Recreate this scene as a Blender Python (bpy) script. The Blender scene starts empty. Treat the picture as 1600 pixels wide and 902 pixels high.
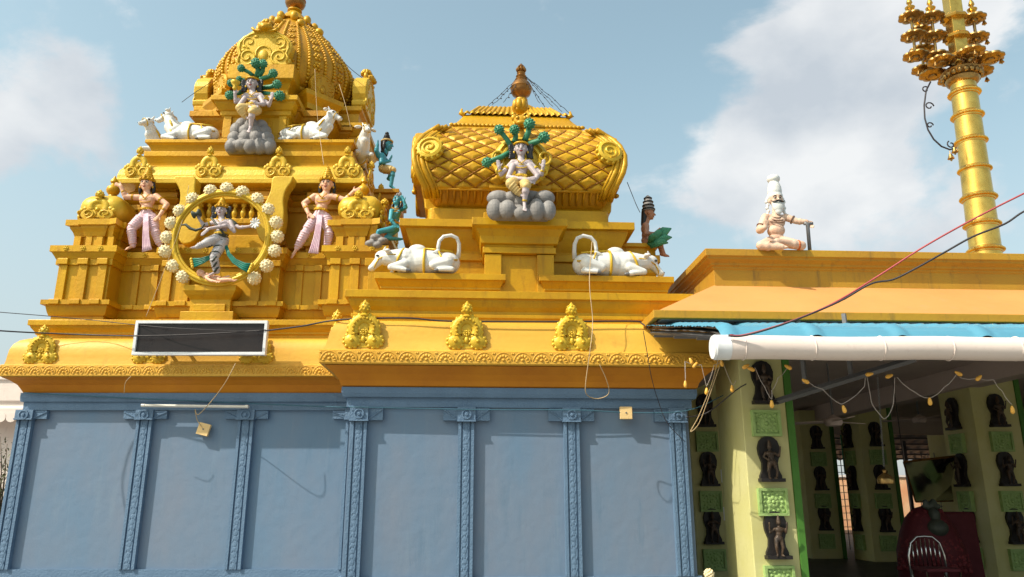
import bpy, bmesh, math, random
from mathutils import Vector, Matrix, Euler, Quaternion
random.seed(7)
R = math.radians
sc = bpy.context.scene
COL = sc.collection

# ------------------------------------------------------------------ camera
F = 1200.0
TH = math.atan(F / 4364.0)
CT, ST = math.cos(TH), math.sin(TH)
EYE = 1.6
cd = bpy.data.cameras.new("camera")
cam = bpy.data.objects.new("camera", cd)
COL.objects.link(cam)
cam.location = (0, 0, EYE)
cam.rotation_euler = (math.pi / 2 + TH, 0, 0)
cd.sensor_width = 36.0
cd.lens = F / 1600.0 * 36.0
cd.clip_start = 0.05
cd.clip_end = 3000
sc.camera = cam

def ray(px, py):
    a = (px - 800) / F
    b = (451 - py) / F
    return Vector((a, CT - b * ST, ST + b * CT))

def at(px, py, Y):
    """world point seen at a photo pixel on the plane at distance Y"""
    d = ray(px, py)
    return Vector((0, 0, EYE)) + d * (Y / d.y)

def mpp(px, py, Y):
    d = ray(px, py)
    return (Y / d.y) / F

# ------------------------------------------------------------------ light
LDIR = Vector((0.78, 0.47, -0.98)).normalized()
sun_d = bpy.data.lights.new("sun", 'SUN')
sun_d.energy = 5.0
sun_d.angle = R(0.55)
sun_d.color = (1.0, 0.93, 0.80)
sun = bpy.data.objects.new("sun", sun_d)
COL.objects.link(sun)
sun.location = (-20, -20, 30)
sun.rotation_euler = LDIR.to_track_quat('-Z', 'Y').to_euler()
sun_el = math.asin(-LDIR.z)
sun_rot = math.atan2(-LDIR.x, -LDIR.y)

world = bpy.data.worlds.new("World")
sc.world = world
world.use_nodes = True
wn = world.node_tree
wn.nodes.clear()
def WN(t, **k):
    n = wn.nodes.new(t)
    for a, b in k.items():
        setattr(n, a, b)
    return n
wl = wn.links.new
out = WN('ShaderNodeOutputWorld')
bg = WN('ShaderNodeBackground')
bg.inputs[1].default_value = 0.11
wl(bg.outputs[0], out.inputs[0])
sky = WN('ShaderNodeTexSky', sky_type='NISHITA')
sky.sun_disc = False
sky.sun_elevation = sun_el
sky.sun_rotation = sun_rot
sky.air_density = 1.0
sky.dust_density = 2.2
sky.ozone_density = 1.2
tc = WN('ShaderNodeTexCoord')
def blob(px, py, rad, amt):
    d = ray(px, py).normalized()
    vm = WN('ShaderNodeVectorMath', operation='DISTANCE')
    wl(tc.outputs['Generated'], vm.inputs[0])
    vm.inputs[1].default_value = d
    mr = WN('ShaderNodeMapRange', interpolation_type='SMOOTHSTEP')
    mr.inputs[1].default_value = 0
    mr.inputs[2].default_value = rad
    mr.inputs[3].default_value = amt
    mr.inputs[4].default_value = 0
    wl(vm.outputs['Value'], mr.inputs[0])
    return mr.outputs[0]
def msum(a, b, op='ADD'):
    m = WN('ShaderNodeMath', operation=op)
    for i, v in enumerate((a, b)):
        if isinstance(v, (int, float)):
            m.inputs[i].default_value = v
        else:
            wl(v, m.inputs[i])
    return m.outputs[0]
mp = WN('ShaderNodeMapping')
mp.inputs['Scale'].default_value = (1.0, 1.0, 1.5)
wl(tc.outputs['Generated'], mp.inputs[0])
nz = WN('ShaderNodeTexNoise')
nz.inputs['Scale'].default_value = 4.2
nz.inputs['Detail'].default_value = 9
nz.inputs['Roughness'].default_value = 0.56
nz.inputs['Distortion'].default_value = 0.25
wl(mp.outputs[0], nz.inputs[0])
acc = msum(msum(nz.outputs[0], 1.55, 'MULTIPLY'), -0.28)
for b in ((1330, 40, .22, .36), (1440, 190, .26, .32), (1220, 170, .17, .30), (1090, 235, .13, .20), (960, 200, .07, .16), (1300, 340, .22, .16),
          (70, 150, .13, .30), (30, 230, .18, .14), (970, 72, .035, .20), (1150, 420, .16, .12), (150, 330, .25, .08)):
    acc = msum(acc, blob(*b))
mask = WN('ShaderNodeMapRange', interpolation_type='SMOOTHSTEP')
mask.inputs[1].default_value = 0.62
mask.inputs[2].default_value = 0.82
wl(acc, mask.inputs[0])
mfac = msum(mask.outputs[0], 0.88, 'MULTIPLY')
nz2 = WN('ShaderNodeTexNoise')
nz2.inputs['Scale'].default_value = 5.5
nz2.inputs['Detail'].default_value = 7
wl(mp.outputs[0], nz2.inputs[0])
ccr = WN('ShaderNodeValToRGB')
ccr.color_ramp.elements[0].position = 0.32
ccr.color_ramp.elements[0].color = (5.0, 5.4, 5.9, 1)
ccr.color_ramp.elements[1].position = 0.62
ccr.color_ramp.elements[1].color = (8.0, 8.0, 8.0, 1)
wl(nz2.outputs[0], ccr.inputs[0])
# thin veil of haze low in the sky
sep = WN('ShaderNodeSeparateXYZ')
wl(tc.outputs['Generated'], sep.inputs[0])
veil = WN('ShaderNodeMapRange', interpolation_type='SMOOTHSTEP')
veil.inputs[1].default_value = 0.55
veil.inputs[2].default_value = 0.02
veil.inputs[3].default_value = 0.10
veil.inputs[4].default_value = 0.80
wl(sep.outputs[2], veil.inputs[0])
tint = WN('ShaderNodeMixRGB', blend_type='MULTIPLY')
tint.inputs[0].default_value = 1.0
tint.inputs[2].default_value = (2.6, 2.6, 1.9, 1)
wl(sky.outputs[0], tint.inputs[1])
mv = WN('ShaderNodeMixRGB')
wl(veil.outputs[0], mv.inputs[0])
wl(tint.outputs[0], mv.inputs[1])
mv.inputs[2].default_value = (4.3, 4.65, 5.2, 1)
mc = WN('ShaderNodeMixRGB')
wl(mfac, mc.inputs[0])
wl(mv.outputs[0], mc.inputs[1])
wl(ccr.outputs[0], mc.inputs[2])
wl(mc.outputs[0], bg.inputs[0])

vs = sc.view_settings
vs.view_transform = 'Standard'
vs.look = 'None'
vs.exposure = 0.12
vs.gamma = 1.0
vs.use_curve_mapping = False
sc.render.engine = 'CYCLES'
sc.cycles.max_bounces = 6
sc.cycles.use_denoising = True

# ------------------------------------------------------------------ materials
MATS = {}
def paint(name, col, rough=0.5, metal=0.0, col2=None, nscale=2.0, bump=0.15, bscale=25.0, stain=None, stain_amt=0.35, stretch=(1, 1, 1), spec=0.35, streak=None, streak_amt=.4):
    m = bpy.data.materials.new(name)
    m.use_nodes = True
    nt = m.node_tree
    N, L = nt.nodes, nt.links.new
    p = N['Principled BSDF']
    p.inputs['Roughness'].default_value = rough
    p.inputs['Metallic'].default_value = metal
    p.inputs['Specular IOR Level'].default_value = spec
    t = N.new('ShaderNodeTexCoord')
    g = N.new('ShaderNodeNewGeometry')
    mpn = N.new('ShaderNodeMapping')
    mpn.inputs['Scale'].default_value = stretch
    L(g.outputs['Position'], mpn.inputs[0])
    n1 = N.new('ShaderNodeTexNoise')
    n1.inputs['Scale'].default_value = nscale
    n1.inputs['Detail'].default_value = 6
    n1.inputs['Roughness'].default_value = 0.6
    L(mpn.outputs[0], n1.inputs[0])
    r1 = N.new('ShaderNodeMapRange')
    r1.inputs[1].default_value = 0.35
    r1.inputs[2].default_value = 0.68
    L(n1.outputs[0], r1.inputs[0])
    mx = N.new('ShaderNodeMixRGB')
    c2 = col2 or tuple(c * 0.82 for c in col)
    mx.inputs[1].default_value = (*col, 1)
    mx.inputs[2].default_value = (*c2, 1)
    L(r1.outputs[0], mx.inputs[0])
    last = mx.outputs[0]
    if stain:
        n2 = N.new('ShaderNodeTexNoise')
        n2.inputs['Scale'].default_value = nscale * 2.7
        n2.inputs['Detail'].default_value = 9
        n2.inputs['Roughness'].default_value = 0.72
        mp2 = N.new('ShaderNodeMapping')
        mp2.inputs['Scale'].default_value = (stretch[0] * 1.6, stretch[1] * 1.6, stretch[2] * 0.6)
        mp2.inputs['Location'].default_value = (3.1, 1.7, 5.3)
        L(g.outputs['Position'], mp2.inputs[0])
        L(mp2.outputs[0], n2.inputs[0])
        r2 = N.new('ShaderNodeMapRange')
        r2.inputs[1].default_value = 0.56
        r2.inputs[2].default_value = 0.72
        r2.inputs[4].default_value = stain_amt
        L(n2.outputs[0], r2.inputs[0])
        m2 = N.new('ShaderNodeMixRGB')
        L(r2.outputs[0], m2.inputs[0])
        L(last, m2.inputs[1])
        m2.inputs[2].default_value = (*stain, 1)
        last = m2.outputs[0]
    if streak:
        n3 = N.new('ShaderNodeTexNoise')
        n3.inputs['Scale'].default_value = 1.0
        n3.inputs['Detail'].default_value = 7
        n3.inputs['Roughness'].default_value = 0.65
        mp3 = N.new('ShaderNodeMapping')
        mp3.inputs['Scale'].default_value = (9, 9, .9)
        L(g.outputs['Position'], mp3.inputs[0])
        L(mp3.outputs[0], n3.inputs[0])
        r3 = N.new('ShaderNodeMapRange')
        r3.inputs[1].default_value = 0.57
        r3.inputs[2].default_value = 0.78
        r3.inputs[4].default_value = streak_amt
        L(n3.outputs[0], r3.inputs[0])
        m3 = N.new('ShaderNodeMixRGB')
        L(r3.outputs[0], m3.inputs[0])
        L(last, m3.inputs[1])
        m3.inputs[2].default_value = (*streak, 1)
        last = m3.outputs[0]
    L(last, p.inputs['Base Color'])
    rr = N.new('ShaderNodeMapRange')
    rr.inputs[3].default_value = max(0.05, rough - 0.10)
    rr.inputs[4].default_value = min(1, rough + 0.14)
    L(n1.outputs[0], rr.inputs[0])
    L(rr.outputs[0], p.inputs['Roughness'])
    if bump:
        nb = N.new('ShaderNodeTexNoise')
        nb.inputs['Scale'].default_value = bscale
        nb.inputs['Detail'].default_value = 5
        L(g.outputs['Position'], nb.inputs[0])
        b = N.new('ShaderNodeBump')
        b.inputs['Strength'].default_value = bump
        b.inputs['Distance'].default_value = 0.02
        L(nb.outputs[0], b.inputs['Height'])
        L(b.outputs[0], p.inputs['Normal'])
    MATS[name] = m
    return m

DIRT = (0.16, 0.07, 0.01)
gold = paint('gold', (0.57, 0.315, 0.006), 0.40, 0.2, (0.45, 0.225, 0.005), 1.6, .22, 18, (0.26, 0.10, 0.01), .5, (1, 1, .6), streak=(.20, .10, .015), streak_amt=.55)
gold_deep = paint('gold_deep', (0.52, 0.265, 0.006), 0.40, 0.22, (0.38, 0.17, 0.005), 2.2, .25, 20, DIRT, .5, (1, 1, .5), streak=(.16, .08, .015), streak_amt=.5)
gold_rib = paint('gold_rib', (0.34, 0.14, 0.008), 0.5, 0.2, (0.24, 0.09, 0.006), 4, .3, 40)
gold_lemon = paint('gold_lemon', (0.62, 0.41, 0.03), 0.40, 0.15, (0.54, 0.33, 0.02), 4, .25, 30, (0.36, 0.17, 0.01), .35)
gold_eave = paint('gold_eave', (0.70, 0.40, 0.055), 0.48, 0.03, (0.60, 0.31, 0.03), 1.2, .15, 14, (0.42, 0.20, 0.03), .4, (.5, .5, 2.5), streak=(.36, .18, .03), streak_amt=.45)
ochre = paint('ochre', (0.46, 0.25, 0.02), 0.55, 0.1, (0.42, 0.21, 0.02), 1.5, .2, 18, (0.20, 0.11, 0.03), .6, (1, 1, .7), streak=(.16, .10, .03), streak_amt=.7)
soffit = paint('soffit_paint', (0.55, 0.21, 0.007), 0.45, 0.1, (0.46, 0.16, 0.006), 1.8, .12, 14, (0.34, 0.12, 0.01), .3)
peach = paint('peach_plaster', (0.58, 0.27, 0.085), 0.8, 0, (0.52, 0.235, 0.07), 1.0, .12, 12, (0.44, 0.27, 0.12), .4, (.7, .7, 1.4), streak=(.36, .24, .12), streak_amt=.5)
blue = paint('blue_wall', (0.118, 0.196, 0.300), 0.62, 0, (0.158, 0.200, 0.275), 1.1, .32, 7, (0.095, 0.165, 0.25), .6, (1, 1, .45), streak=(.19, .25, .32), streak_amt=.35)
blue_trim = paint('blue_trim', (0.118, 0.196, 0.305), 0.55, 0, (0.096, 0.163, 0.26), 2.2, .5, 40, (0.08, 0.13, 0.20), .4)
brass = paint('brass', (0.78, 0.50, 0.11), 0.24, 0.88, (0.58, 0.35, 0.07), 5, .06, 20, (0.25, 0.13, 0.03), .4, spec=.6)
brass_dark = paint('brass_dark', (0.50, 0.32, 0.11), 0.32, 0.9, (0.25, 0.15, 0.06), 12, .2, 30, (0.06, 0.03, 0.02), .6)
copper = paint('copper_finial', (0.36, 0.17, 0.04), 0.35, 0.8, (0.22, 0.10, 0.03), 10, .15, 30, (0.05, 0.03, 0.02), .6)
white = paint('white_enamel', (0.66, 0.66, 0.645), 0.38, 0, (0.60, 0.59, 0.57), 6, .1, 20, (0.42, 0.38, 0.30), .25)
lilac = paint('pale_lilac_skin', (0.47, 0.40, 0.41), 0.48, 0, (0.40, 0.33, 0.35), 8, .1, 30, (0.30, 0.24, 0.22), .35)
pink = paint('pink_skin', (0.72, 0.42, 0.28), 0.5, 0, (0.66, 0.36, 0.23), 8, .1, 30, (0.5, 0.24, 0.14), .3)
brown_skin = paint('brown_skin', (0.42, 0.20, 0.12), 0.5, 0, None, 8, .1, 30)
cream_skin = paint('cream_skin', (0.64, 0.47, 0.36), 0.55, 0, (0.56, 0.33, 0.23), 7, .15, 30, (0.32, 0.19, 0.13), .55)
turq = paint('turquoise_skin', (0.05, 0.30, 0.38), 0.42, 0, (0.04, 0.23, 0.31), 8, .1, 30, (0.02, 0.10, 0.12), .35)
dhoti_pink = paint('pale_pink_cloth', (0.74, 0.55, 0.60), 0.5, 0, (0.62, 0.40, 0.46), 5, .1, 30)
dhoti_mauve = paint('mauve_cloth', (0.52, 0.32, 0.42), 0.5, 0, (0.70, 0.52, 0.58), 9, .1, 30)
cloth_grey = paint('grey_cloth', (0.50, 0.48, 0.50), 0.5, 0, (0.36, 0.34, 0.36), 5, .1, 30)
cloth_dark = paint('dark_cloth', (0.05, 0.06, 0.045), 0.5, 0, (0.03, 0.035, 0.03), 5, .1, 30)
cloth_yellow = paint('yellow_cloth', (0.62, 0.44, 0.17), 0.5, 0, None, 8, .1, 30)
cloth_green = paint('green_cloth', (0.01, 0.19, 0.14), 0.4, 0, (0.01, 0.12, 0.09), 8, .1, 30)
green_branch = paint('green_branch', (0.03, 0.17, 0.09), 0.4, 0, (0.06, 0.27, 0.16), 7, .35, 60, (0.01, 0.05, 0.03), .4)
black = paint('black_paint', (0.018, 0.018, 0.02), 0.4, 0, None, 8, .1, 30)
rock = paint('grey_rock', (0.25, 0.235, 0.23), 0.62, 0, (0.17, 0.16, 0.158), 4, .2, 25, (0.12, 0.10, 0.09), .4)
cream_flower = paint('cream_flower', (0.80, 0.70, 0.45), 0.6, 0, (0.72, 0.58, 0.32), 14, .4, 40)
red_paint = paint('red_paint', (0.22, 0.02, 0.025), 0.5, 0, None, 6, .1, 30)
col_cream = paint('column_cream', (0.57, 0.54, 0.26), 0.62, 0, (0.53, 0.50, 0.20), 1.6, .15, 20, (0.36, 0.34, 0.14), .35)
col_green = paint('column_green', (0.07, 0.21, 0.03), 0.55, 0, None, 3, .1, 20)
plaque_green = paint('plaque_green', (0.34, 0.48, 0.18), 0.6, 0, (0.26, 0.40, 0.13), 10, .3, 45)
statue_stone = paint('dark_bronze_stone', (0.045, 0.035, 0.03), 0.42, 0.2, (0.10, 0.06, 0.035), 9, .3, 45)
niche_black = paint('niche_black', (0.018, 0.015, 0.015), 0.5, 0, None, 5, .1, 30)
ceiling_m = paint('ceiling_plaster', (0.58, 0.47, 0.43), 0.8, 0, (0.52, 0.42, 0.38), 1.2, .08, 20)
steel = paint('steel_grey', (0.16, 0.16, 0.17), 0.5, 0.3, None, 4, .1, 30)
chrome = paint('chrome', (0.62, 0.62, 0.62), 0.15, 1.0, None, 4, .0, 30)
awn_blue = paint('awning_blue', (0.085, 0.28, 0.40), 0.42, 0, (0.08, 0.24, 0.35), 2, .08, 20, (0.12, 0.34, 0.46), .3)
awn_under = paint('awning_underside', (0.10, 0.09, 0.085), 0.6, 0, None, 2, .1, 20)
pvc = paint('gutter_pvc', (0.70, 0.60, 0.55), 0.42, 0, (0.70, 0.60, 0.56), 2.5, .05, 30, (0.50, 0.36, 0.32), .35, (1, 3, 3))
panel_dark = paint('panel_black', (0.014, 0.010, 0.011), 0.28, 0, (0.02, 0.014, 0.014), 3, .05, 30)
frame_white = paint('frame_white', (0.74, 0.76, 0.80), 0.35, 0, None, 4, .0, 30)
tube_white = paint('tube_white', (0.74, 0.72, 0.66), 0.4, 0, None, 4, .0, 30)
box_cream = paint('box_cream', (0.80, 0.56, 0.26), 0.55, 0, None, 6, .05, 30)
wire_dark = paint('wire_dark', (0.03, 0.025, 0.03), 0.5, 0, None, 6, 0, 30)
wire_tan = paint('wire_tan', (0.50, 0.36, 0.20), 0.5, 0, None, 6, 0, 30)
wire_red = paint('wire_red', (0.40, 0.06, 0.07), 0.5, 0, None, 6, 0, 30)
wire_white = paint('wire_white', (0.40, 0.34, 0.30), 0.5, 0, None, 6, 0, 30)
rope_blue = paint('rope_blue', (0.05, 0.14, 0.20), 0.6, 0, None, 40, 0, 30)
bulb_m = paint('bulb_plastic', (0.80, 0.42, 0.07), 0.35, 0, None, 20, 0, 30)
house_white = paint('house_white', (0.74, 0.66, 0.62), 0.8, 0, (0.66, 0.56, 0.52), 1.2, .15, 20, (0.4, 0.33, 0.3), .4)
concrete = paint('concrete', (0.30, 0.29, 0.27), 0.85, 0, None, .8, .3, 8, (0.18, 0.17, 0.16), .4)
paving = paint('stone_paving', (0.24, 0.225, 0.20), 0.8, 0, None, .5, .3, 5, (0.2, 0.18, 0.16), .4)
salmon = paint('salmon_wall', (0.72, 0.34, 0.18), 0.8, 0, (0.78, 0.5, 0.3), 1.2, .1, 20)
leaf_m = paint('leaf_green', (0.06, 0.09, 0.03), 0.55, 0, (0.10, 0.09, 0.04), 9, 0, 30)
bark_m = paint('bark', (0.14, 0.10, 0.07), 0.85, 0, None, 6, .4, 30)
sheet_m = paint('metal_roof_sheet', (0.22, 0.23, 0.25), 0.45, 0.4, None, 2, .1, 20)
green_mesh = paint('green_netting', (0.03, 0.30, 0.14), 0.7, 0, None, 3, .1, 20)
bead_m = paint('brown_bead', (.20, .11, .07), .5, 0, None, 8, .1, 30)
eye_m = paint('eye_white', (0.75, 0.73, 0.70), 0.3, 0, None, 6, 0, 30)

# ------------------------------------------------------------------ mesh helpers
ORG = {}
def V(*a): return Vector(a)

class MB:
    def __init__(s):
        s.v = []; s.f = []
    def add(s, vs_, fs_):
        n = len(s.v)
        s.v += [Vector(p) for p in vs_]
        s.f += [tuple(i + n for i in f) for f in fs_]
        return s
    def join(s, o, M=None):
        return s.add([(M @ p) if M else p for p in o.v], o.f)
    def box(s, x0, x1, y0, y1, z0, z1):
        return s.add([(x0, y0, z0), (x1, y0, z0), (x1, y1, z0), (x0, y1, z0), (x0, y0, z1), (x1, y0, z1), (x1, y1, z1), (x0, y1, z1)],
                     [(0, 3, 2, 1), (4, 5, 6, 7), (0, 1, 5, 4), (1, 2, 6, 5), (2, 3, 7, 6), (3, 0, 4, 7)])
    def obox(s, c, size, M3):
        hx, hy, hz = [k / 2 for k in size]
        b = MB().box(-hx, hx, -hy, hy, -hz, hz)
        M = Matrix.Translation(Vector(c)) @ M3.to_4x4()
        return s.join(b, M)
    def loft(s, plan, prof, cap0=True, cap1=True):
        """plan: CCW polygon (x,y); prof: list of (offset outward, z)"""
        n = len(plan)
        rings = []
        nr = []
        for i in range(n):
            a = Vector(plan[i - 1]); b = Vector(plan[i]); c = Vector(plan[(i + 1) % n])
            e1 = (b - a).normalized(); e2 = (c - b).normalized()
            n1 = Vector((e1.y, -e1.x)); n2 = Vector((e2.y, -e2.x))
            nr.append((n1 + n2) / max(0.3, 1 + n1.dot(n2)))
        vs_ = []
        for off, z in prof:
            for i in range(n):
                q = Vector(plan[i]) + nr[i] * off
                vs_.append((q.x, q.y, z))
        fs_ = []
        for k in range(len(prof) - 1):
            for i in range(n):
                j = (i + 1) % n
                fs_.append((k * n + i, k * n + j, (k + 1) * n + j, (k + 1) * n + i))
        if cap0: fs_.append(tuple(reversed(range(n))))
        if cap1: fs_.append(tuple(range((len(prof) - 1) * n, len(prof) * n)))
        return s.add(vs_, fs_)
    def lathe(s, c, prof, n=24, M3=None, sx=1, sy=1, lobes=0, lobe_amt=0):
        vs_ = []; fs_ = []
        c = Vector(c)
        for r_, z in prof:
            for i in range(n):
                a = 2 * math.pi * i / n
                rr = r_ * (1 + lobe_amt * abs(math.cos(lobes * a / 2)) if lobes else 1)
                p = Vector((rr * math.cos(a) * sx, rr * math.sin(a) * sy, z))
                if M3: p = M3 @ p
                vs_.append(c + p)
        for k in range(len(prof) - 1):
            for i in range(n):
                j = (i + 1) % n
                fs_.append((k * n + i, k * n + j, (k + 1) * n + j, (k + 1) * n + i))
        fs_.append(tuple(reversed(range(n))))
        fs_.append(tuple(range((len(prof) - 1) * n, len(prof) * n)))
        return s.add(vs_, fs_)
    def tube(s, pts, r, n=8, closed=False, flat=None):
        pts = [Vector(p) for p in pts]
        m = len(pts)
        rs = r if isinstance(r, (list, tuple)) else [r] * m
        vs_ = []; fs_ = []
        up = None
        for k in range(m):
            if closed: t = pts[(k + 1) % m] - pts[k - 1]
            else: t = pts[min(k + 1, m - 1)] - pts[max(k - 1, 0)]
            if t.length < 1e-9: t = Vector((0, 0, 1))
            t.normalize()
            if up is None:
                up = Vector((0, 1, 0)) if abs(t.y) < 0.9 else Vector((1, 0, 0))
            b = t.cross(up)
            if b.length < 1e-6: b = t.cross(Vector((1, 0, 0)))
            b.normalize()
            up = b.cross(t).normalized()
            for i in range(n):
                a = 2 * math.pi * i / n
                fa = flat if flat else 1
                vs_.append(pts[k] + b * (math.cos(a) * rs[k]) + up * (math.sin(a) * rs[k] * fa))
        mm = m if closed else m - 1
        for k in range(mm):
            k2 = (k + 1) % m
            for i in range(n):
                j = (i + 1) % n
                fs_.append((k * n + i, k * n + j, k2 * n + j, k2 * n + i))
        if not closed:
            fs_.append(tuple(reversed(range(n))))
            fs_.append(tuple(range((m - 1) * n, m * n)))
        return s.add(vs_, fs_)
    def ell(s, c, r, M3=None, n=14, m=9):
        if isinstance(r, (int, float)): r = (r, r, r)
        c = Vector(c)
        vs_ = []; fs_ = []
        def P(x, y, z):
            p = Vector((x * r[0], y * r[1], z * r[2]))
            return c + (M3 @ p if M3 else p)
        vs_.append(P(0, 0, -1))
        for k in range(1, m):
            t = -math.pi / 2 + math.pi * k / m
            for i in range(n):
                a = 2 * math.pi * i / n
                vs_.append(P(math.cos(t) * math.cos(a), math.cos(t) * math.sin(a), math.sin(t)))
        vs_.append(P(0, 0, 1))
        for i in range(n):
            j = (i + 1) % n
            fs_.append((0, 1 + j, 1 + i))
            for k in range(m - 2):
                fs_.append((1 + k * n + i, 1 + k * n + j, 1 + (k + 1) * n + j, 1 + (k + 1) * n + i))
            fs_.append((1 + (m - 2) * n + i, 1 + (m - 2) * n + j, len(vs_) - 1))
        return s.add(vs_, fs_)
    def cap(s, p0, r0, p1, r1, n=12):
        p0 = Vector(p0); p1 = Vector(p1)
        d = (p1 - p0)
        if d.length < 1e-6: return s.ell(p0, max(r0, r1))
        q = d.to_track_quat('Z', 'Y').to_matrix()
        L_ = d.length
        prof = []
        for k in range(1, 5):
            t = math.pi / 2 * k / 4
            prof.append((r0 * math.sin(t), -r0 * math.cos(t)))
        for k in range(0, 4):
            t = math.pi / 2 * k / 4
            prof.append((r1 * math.cos(t), L_ + r1 * math.sin(t)))
        return s.lathe(p0, prof, n, q)
    def grid(s, fn, nu, nv):
        vs_ = [fn(i / nu, j / nv) for j in range(nv + 1) for i in range(nu + 1)]
        fs_ = [(j * (nu + 1) + i, j * (nu + 1) + i + 1, (j + 1) * (nu + 1) + i + 1, (j + 1) * (nu + 1) + i) for j in range(nv) for i in range(nu)]
        return s.add(vs_, fs_)
    def extrude(s, poly, fn0, fn1):
        """poly (u,v) CCW; fn0/fn1 map (u,v) to 3-D for front and back"""
        n = len(poly)
        vs_ = [fn0(*p) for p in poly] + [fn1(*p) for p in poly]
        fs_ = [tuple(range(n)), tuple(reversed(range(n, 2 * n)))]
        for i in range(n):
            j = (i + 1) % n
            fs_.append((i, i + n, j + n, j))
        return s.add(vs_, fs_)
    def mesh(s, name, org=None, smooth=False, angle=None):
        me = bpy.data.meshes.new(name)
        o = org or Vector((0, 0, 0))
        me.from_pydata([tuple(p - o) for p in s.v], [], s.f)
        bm = bmesh.new(); bm.from_mesh(me)
        bmesh.ops.recalc_face_normals(bm, faces=bm.faces)
        bm.to_mesh(me); bm.free()
        if smooth:
            me.polygons.foreach_set('use_smooth', [True] * len(me.polygons))
            if angle:
                try: me.set_sharp_from_angle(angle=R(angle))
                except Exception: pass
        me.update()
        return me
    def mark(s):
        s.nf = len(s.f)
        return s
    def build(s, name, mat, parent=None, smooth=False, angle=None, label=None, local=False, bevel=0):
        org = Vector((0, 0, 0)) if (local or parent is None) else ORG[parent.name]
        me = s.mesh(name, org, smooth, angle)
        o_ = link(name, me, mat, parent, label, bevel)
        if getattr(s, 'nf', None) is not None and getattr(s, 'mat2', None):
            me.materials.append(s.mat2)
            me.polygons.foreach_set('material_index', [0 if i < s.nf else 1 for i in range(len(me.polygons))])
        return o_

def link(name, me, mat, parent=None, label=None, bevel=0):
    o = bpy.data.objects.new(name, me)
    COL.objects.link(o)
    me.materials.clear()
    me.materials.append(mat)
    if parent is not None:
        o.parent = parent
        ORG[o.name] = ORG[parent.name]
    if label: o['label'] = label
    if bevel:
        b = o.modifiers.new('bevel', 'BEVEL')
        b.width = bevel; b.segments = 2; b.limit_method = 'ANGLE'; b.angle_limit = R(40)
    return o

def thing(name, label, cat, loc=(0, 0, 0), group=None, kind=None, rz=0):
    o = bpy.data.objects.new(name, None)
    o.empty_display_size = 0.2
    COL.objects.link(o)
    o.location = loc
    o.rotation_euler = (0, 0, rz)
    ORG[o.name] = Vector(loc)
    tag(o, label, cat, group, kind)
    return o

def tag(o, label=None, cat=None, group=None, kind=None):
    if label: o['label'] = label
    if cat: o['category'] = cat
    if group: o['group'] = group
    if kind: o['kind'] = kind
    return o

def single(mb, name, mat, label, cat, group=None, smooth=False, angle=None, kind=None, bevel=0):
    """a thing that is one mesh, its origin at its base"""
    xs = [p.x for p in mb.v]; ys = [p.y for p in mb.v]; zs = [p.z for p in mb.v]
    org = Vector(((min(xs) + max(xs)) / 2, (min(ys) + max(ys)) / 2, min(zs)))
    me = mb.mesh(name, org, smooth, angle)
    o = link(name, me, mat, None, None, bevel)
    o.location = org
    ORG[o.name] = org
    tag(o, label, cat, group, kind)
    return o

def fuse(mb, vox, it=2):
    """one continuous skin over overlapping primitives"""
    me = mb.mesh('tmp')
    o = bpy.data.objects.new('tmp', me)
    COL.objects.link(o)
    m = o.modifiers.new('r', 'REMESH'); m.mode = 'VOXEL'; m.voxel_size = vox; m.use_smooth_shade = True
    if it:
        k = o.modifiers.new('s', 'SMOOTH'); k.factor = 0.5; k.iterations = it
    dg = bpy.context.evaluated_depsgraph_get()
    dg.update()
    res = bpy.data.meshes.new_from_object(o.evaluated_get(dg))
    bpy.data.objects.remove(o); bpy.data.meshes.remove(me)
    res.polygons.foreach_set('use_smooth', [True] * len(res.polygons))
    return res

def fused(mb, name, mat, parent, vox, it=2, label=None):
    b = MB(); org = ORG[parent.name]
    b.v = [p - org for p in mb.v]; b.f = mb.f
    me = fuse(b, vox, it)
    me.name = name
    return link(name, me, mat, parent, label)

def place(me_obj, loc, rz=0, parent=None, sc_=1.0):
    """a copy of a part"""
    c = me_obj.copy(); COL.objects.link(c)
    if parent is not None:
        c.parent = parent
        c.location = Vector(loc) - ORG[parent.name]
    else:
        c.location = loc
    c.rotation_euler = (0, 0, rz)
    c.scale = (sc_, sc_, sc_) if isinstance(sc_, (int, float)) else sc_
    return c

def rosette(mb, c, r, M3, petals=8, depth=0.35):
    """a small round flower, lying in the local xz plane of M3"""
    c = Vector(c)
    for k in range(petals):
        a = 2 * math.pi * k / petals
        d = Vector((math.cos(a) * r * .62, 0, math.sin(a) * r * .62))
        mb.ell(c + M3 @ d, (r * .36, r * depth, r * .36), M3, 8, 5)
    mb.ell(c, (r * .34, r * depth * 1.5, r * .34), M3, 10, 6)

I3 = Matrix.Identity(3)
def RZ(a): return Matrix.Rotation(a, 3, 'Z')

# sides of a square tower: front, right, back, left -> rotation
def stepped(cx, cy, h, segs):
    """segs: (fraction from -1..1 breakpoints, depth) for one side, left to right; CCW plan"""
    pts = []
    for k in range(4):
        a = k * math.pi / 2
        ca, sa = math.cos(a), math.sin(a)
        side = []
        for i, (u0, u1, dep) in enumerate(segs):
            side.append((u0 * h, -h + dep)); side.append((u1 * h, -h + dep))
        # drop last point: the next side begins there
        for (x, y) in side[:-1]:
            pts.append((cx + x * ca - y * sa, cy + x * sa + y * ca))
    outp = []
    for p in pts:
        if not outp or (abs(p[0] - outp[-1][0]) + abs(p[1] - outp[-1][1])) > 1e-5: outp.append(p)
    return outp
def rect(x0, x1, y0, y1): return [(x0, y0), (x1, y0), (x1, y1), (x0, y1)]

# ------------------------------------------------------------------ ground
g = MB(); g.box(-600, 600, -300, 900, -0.3, 0)
go = single(g, 'ground', paving, 'pale stone paving of the temple yard', 'ground', kind='structure')

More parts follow.
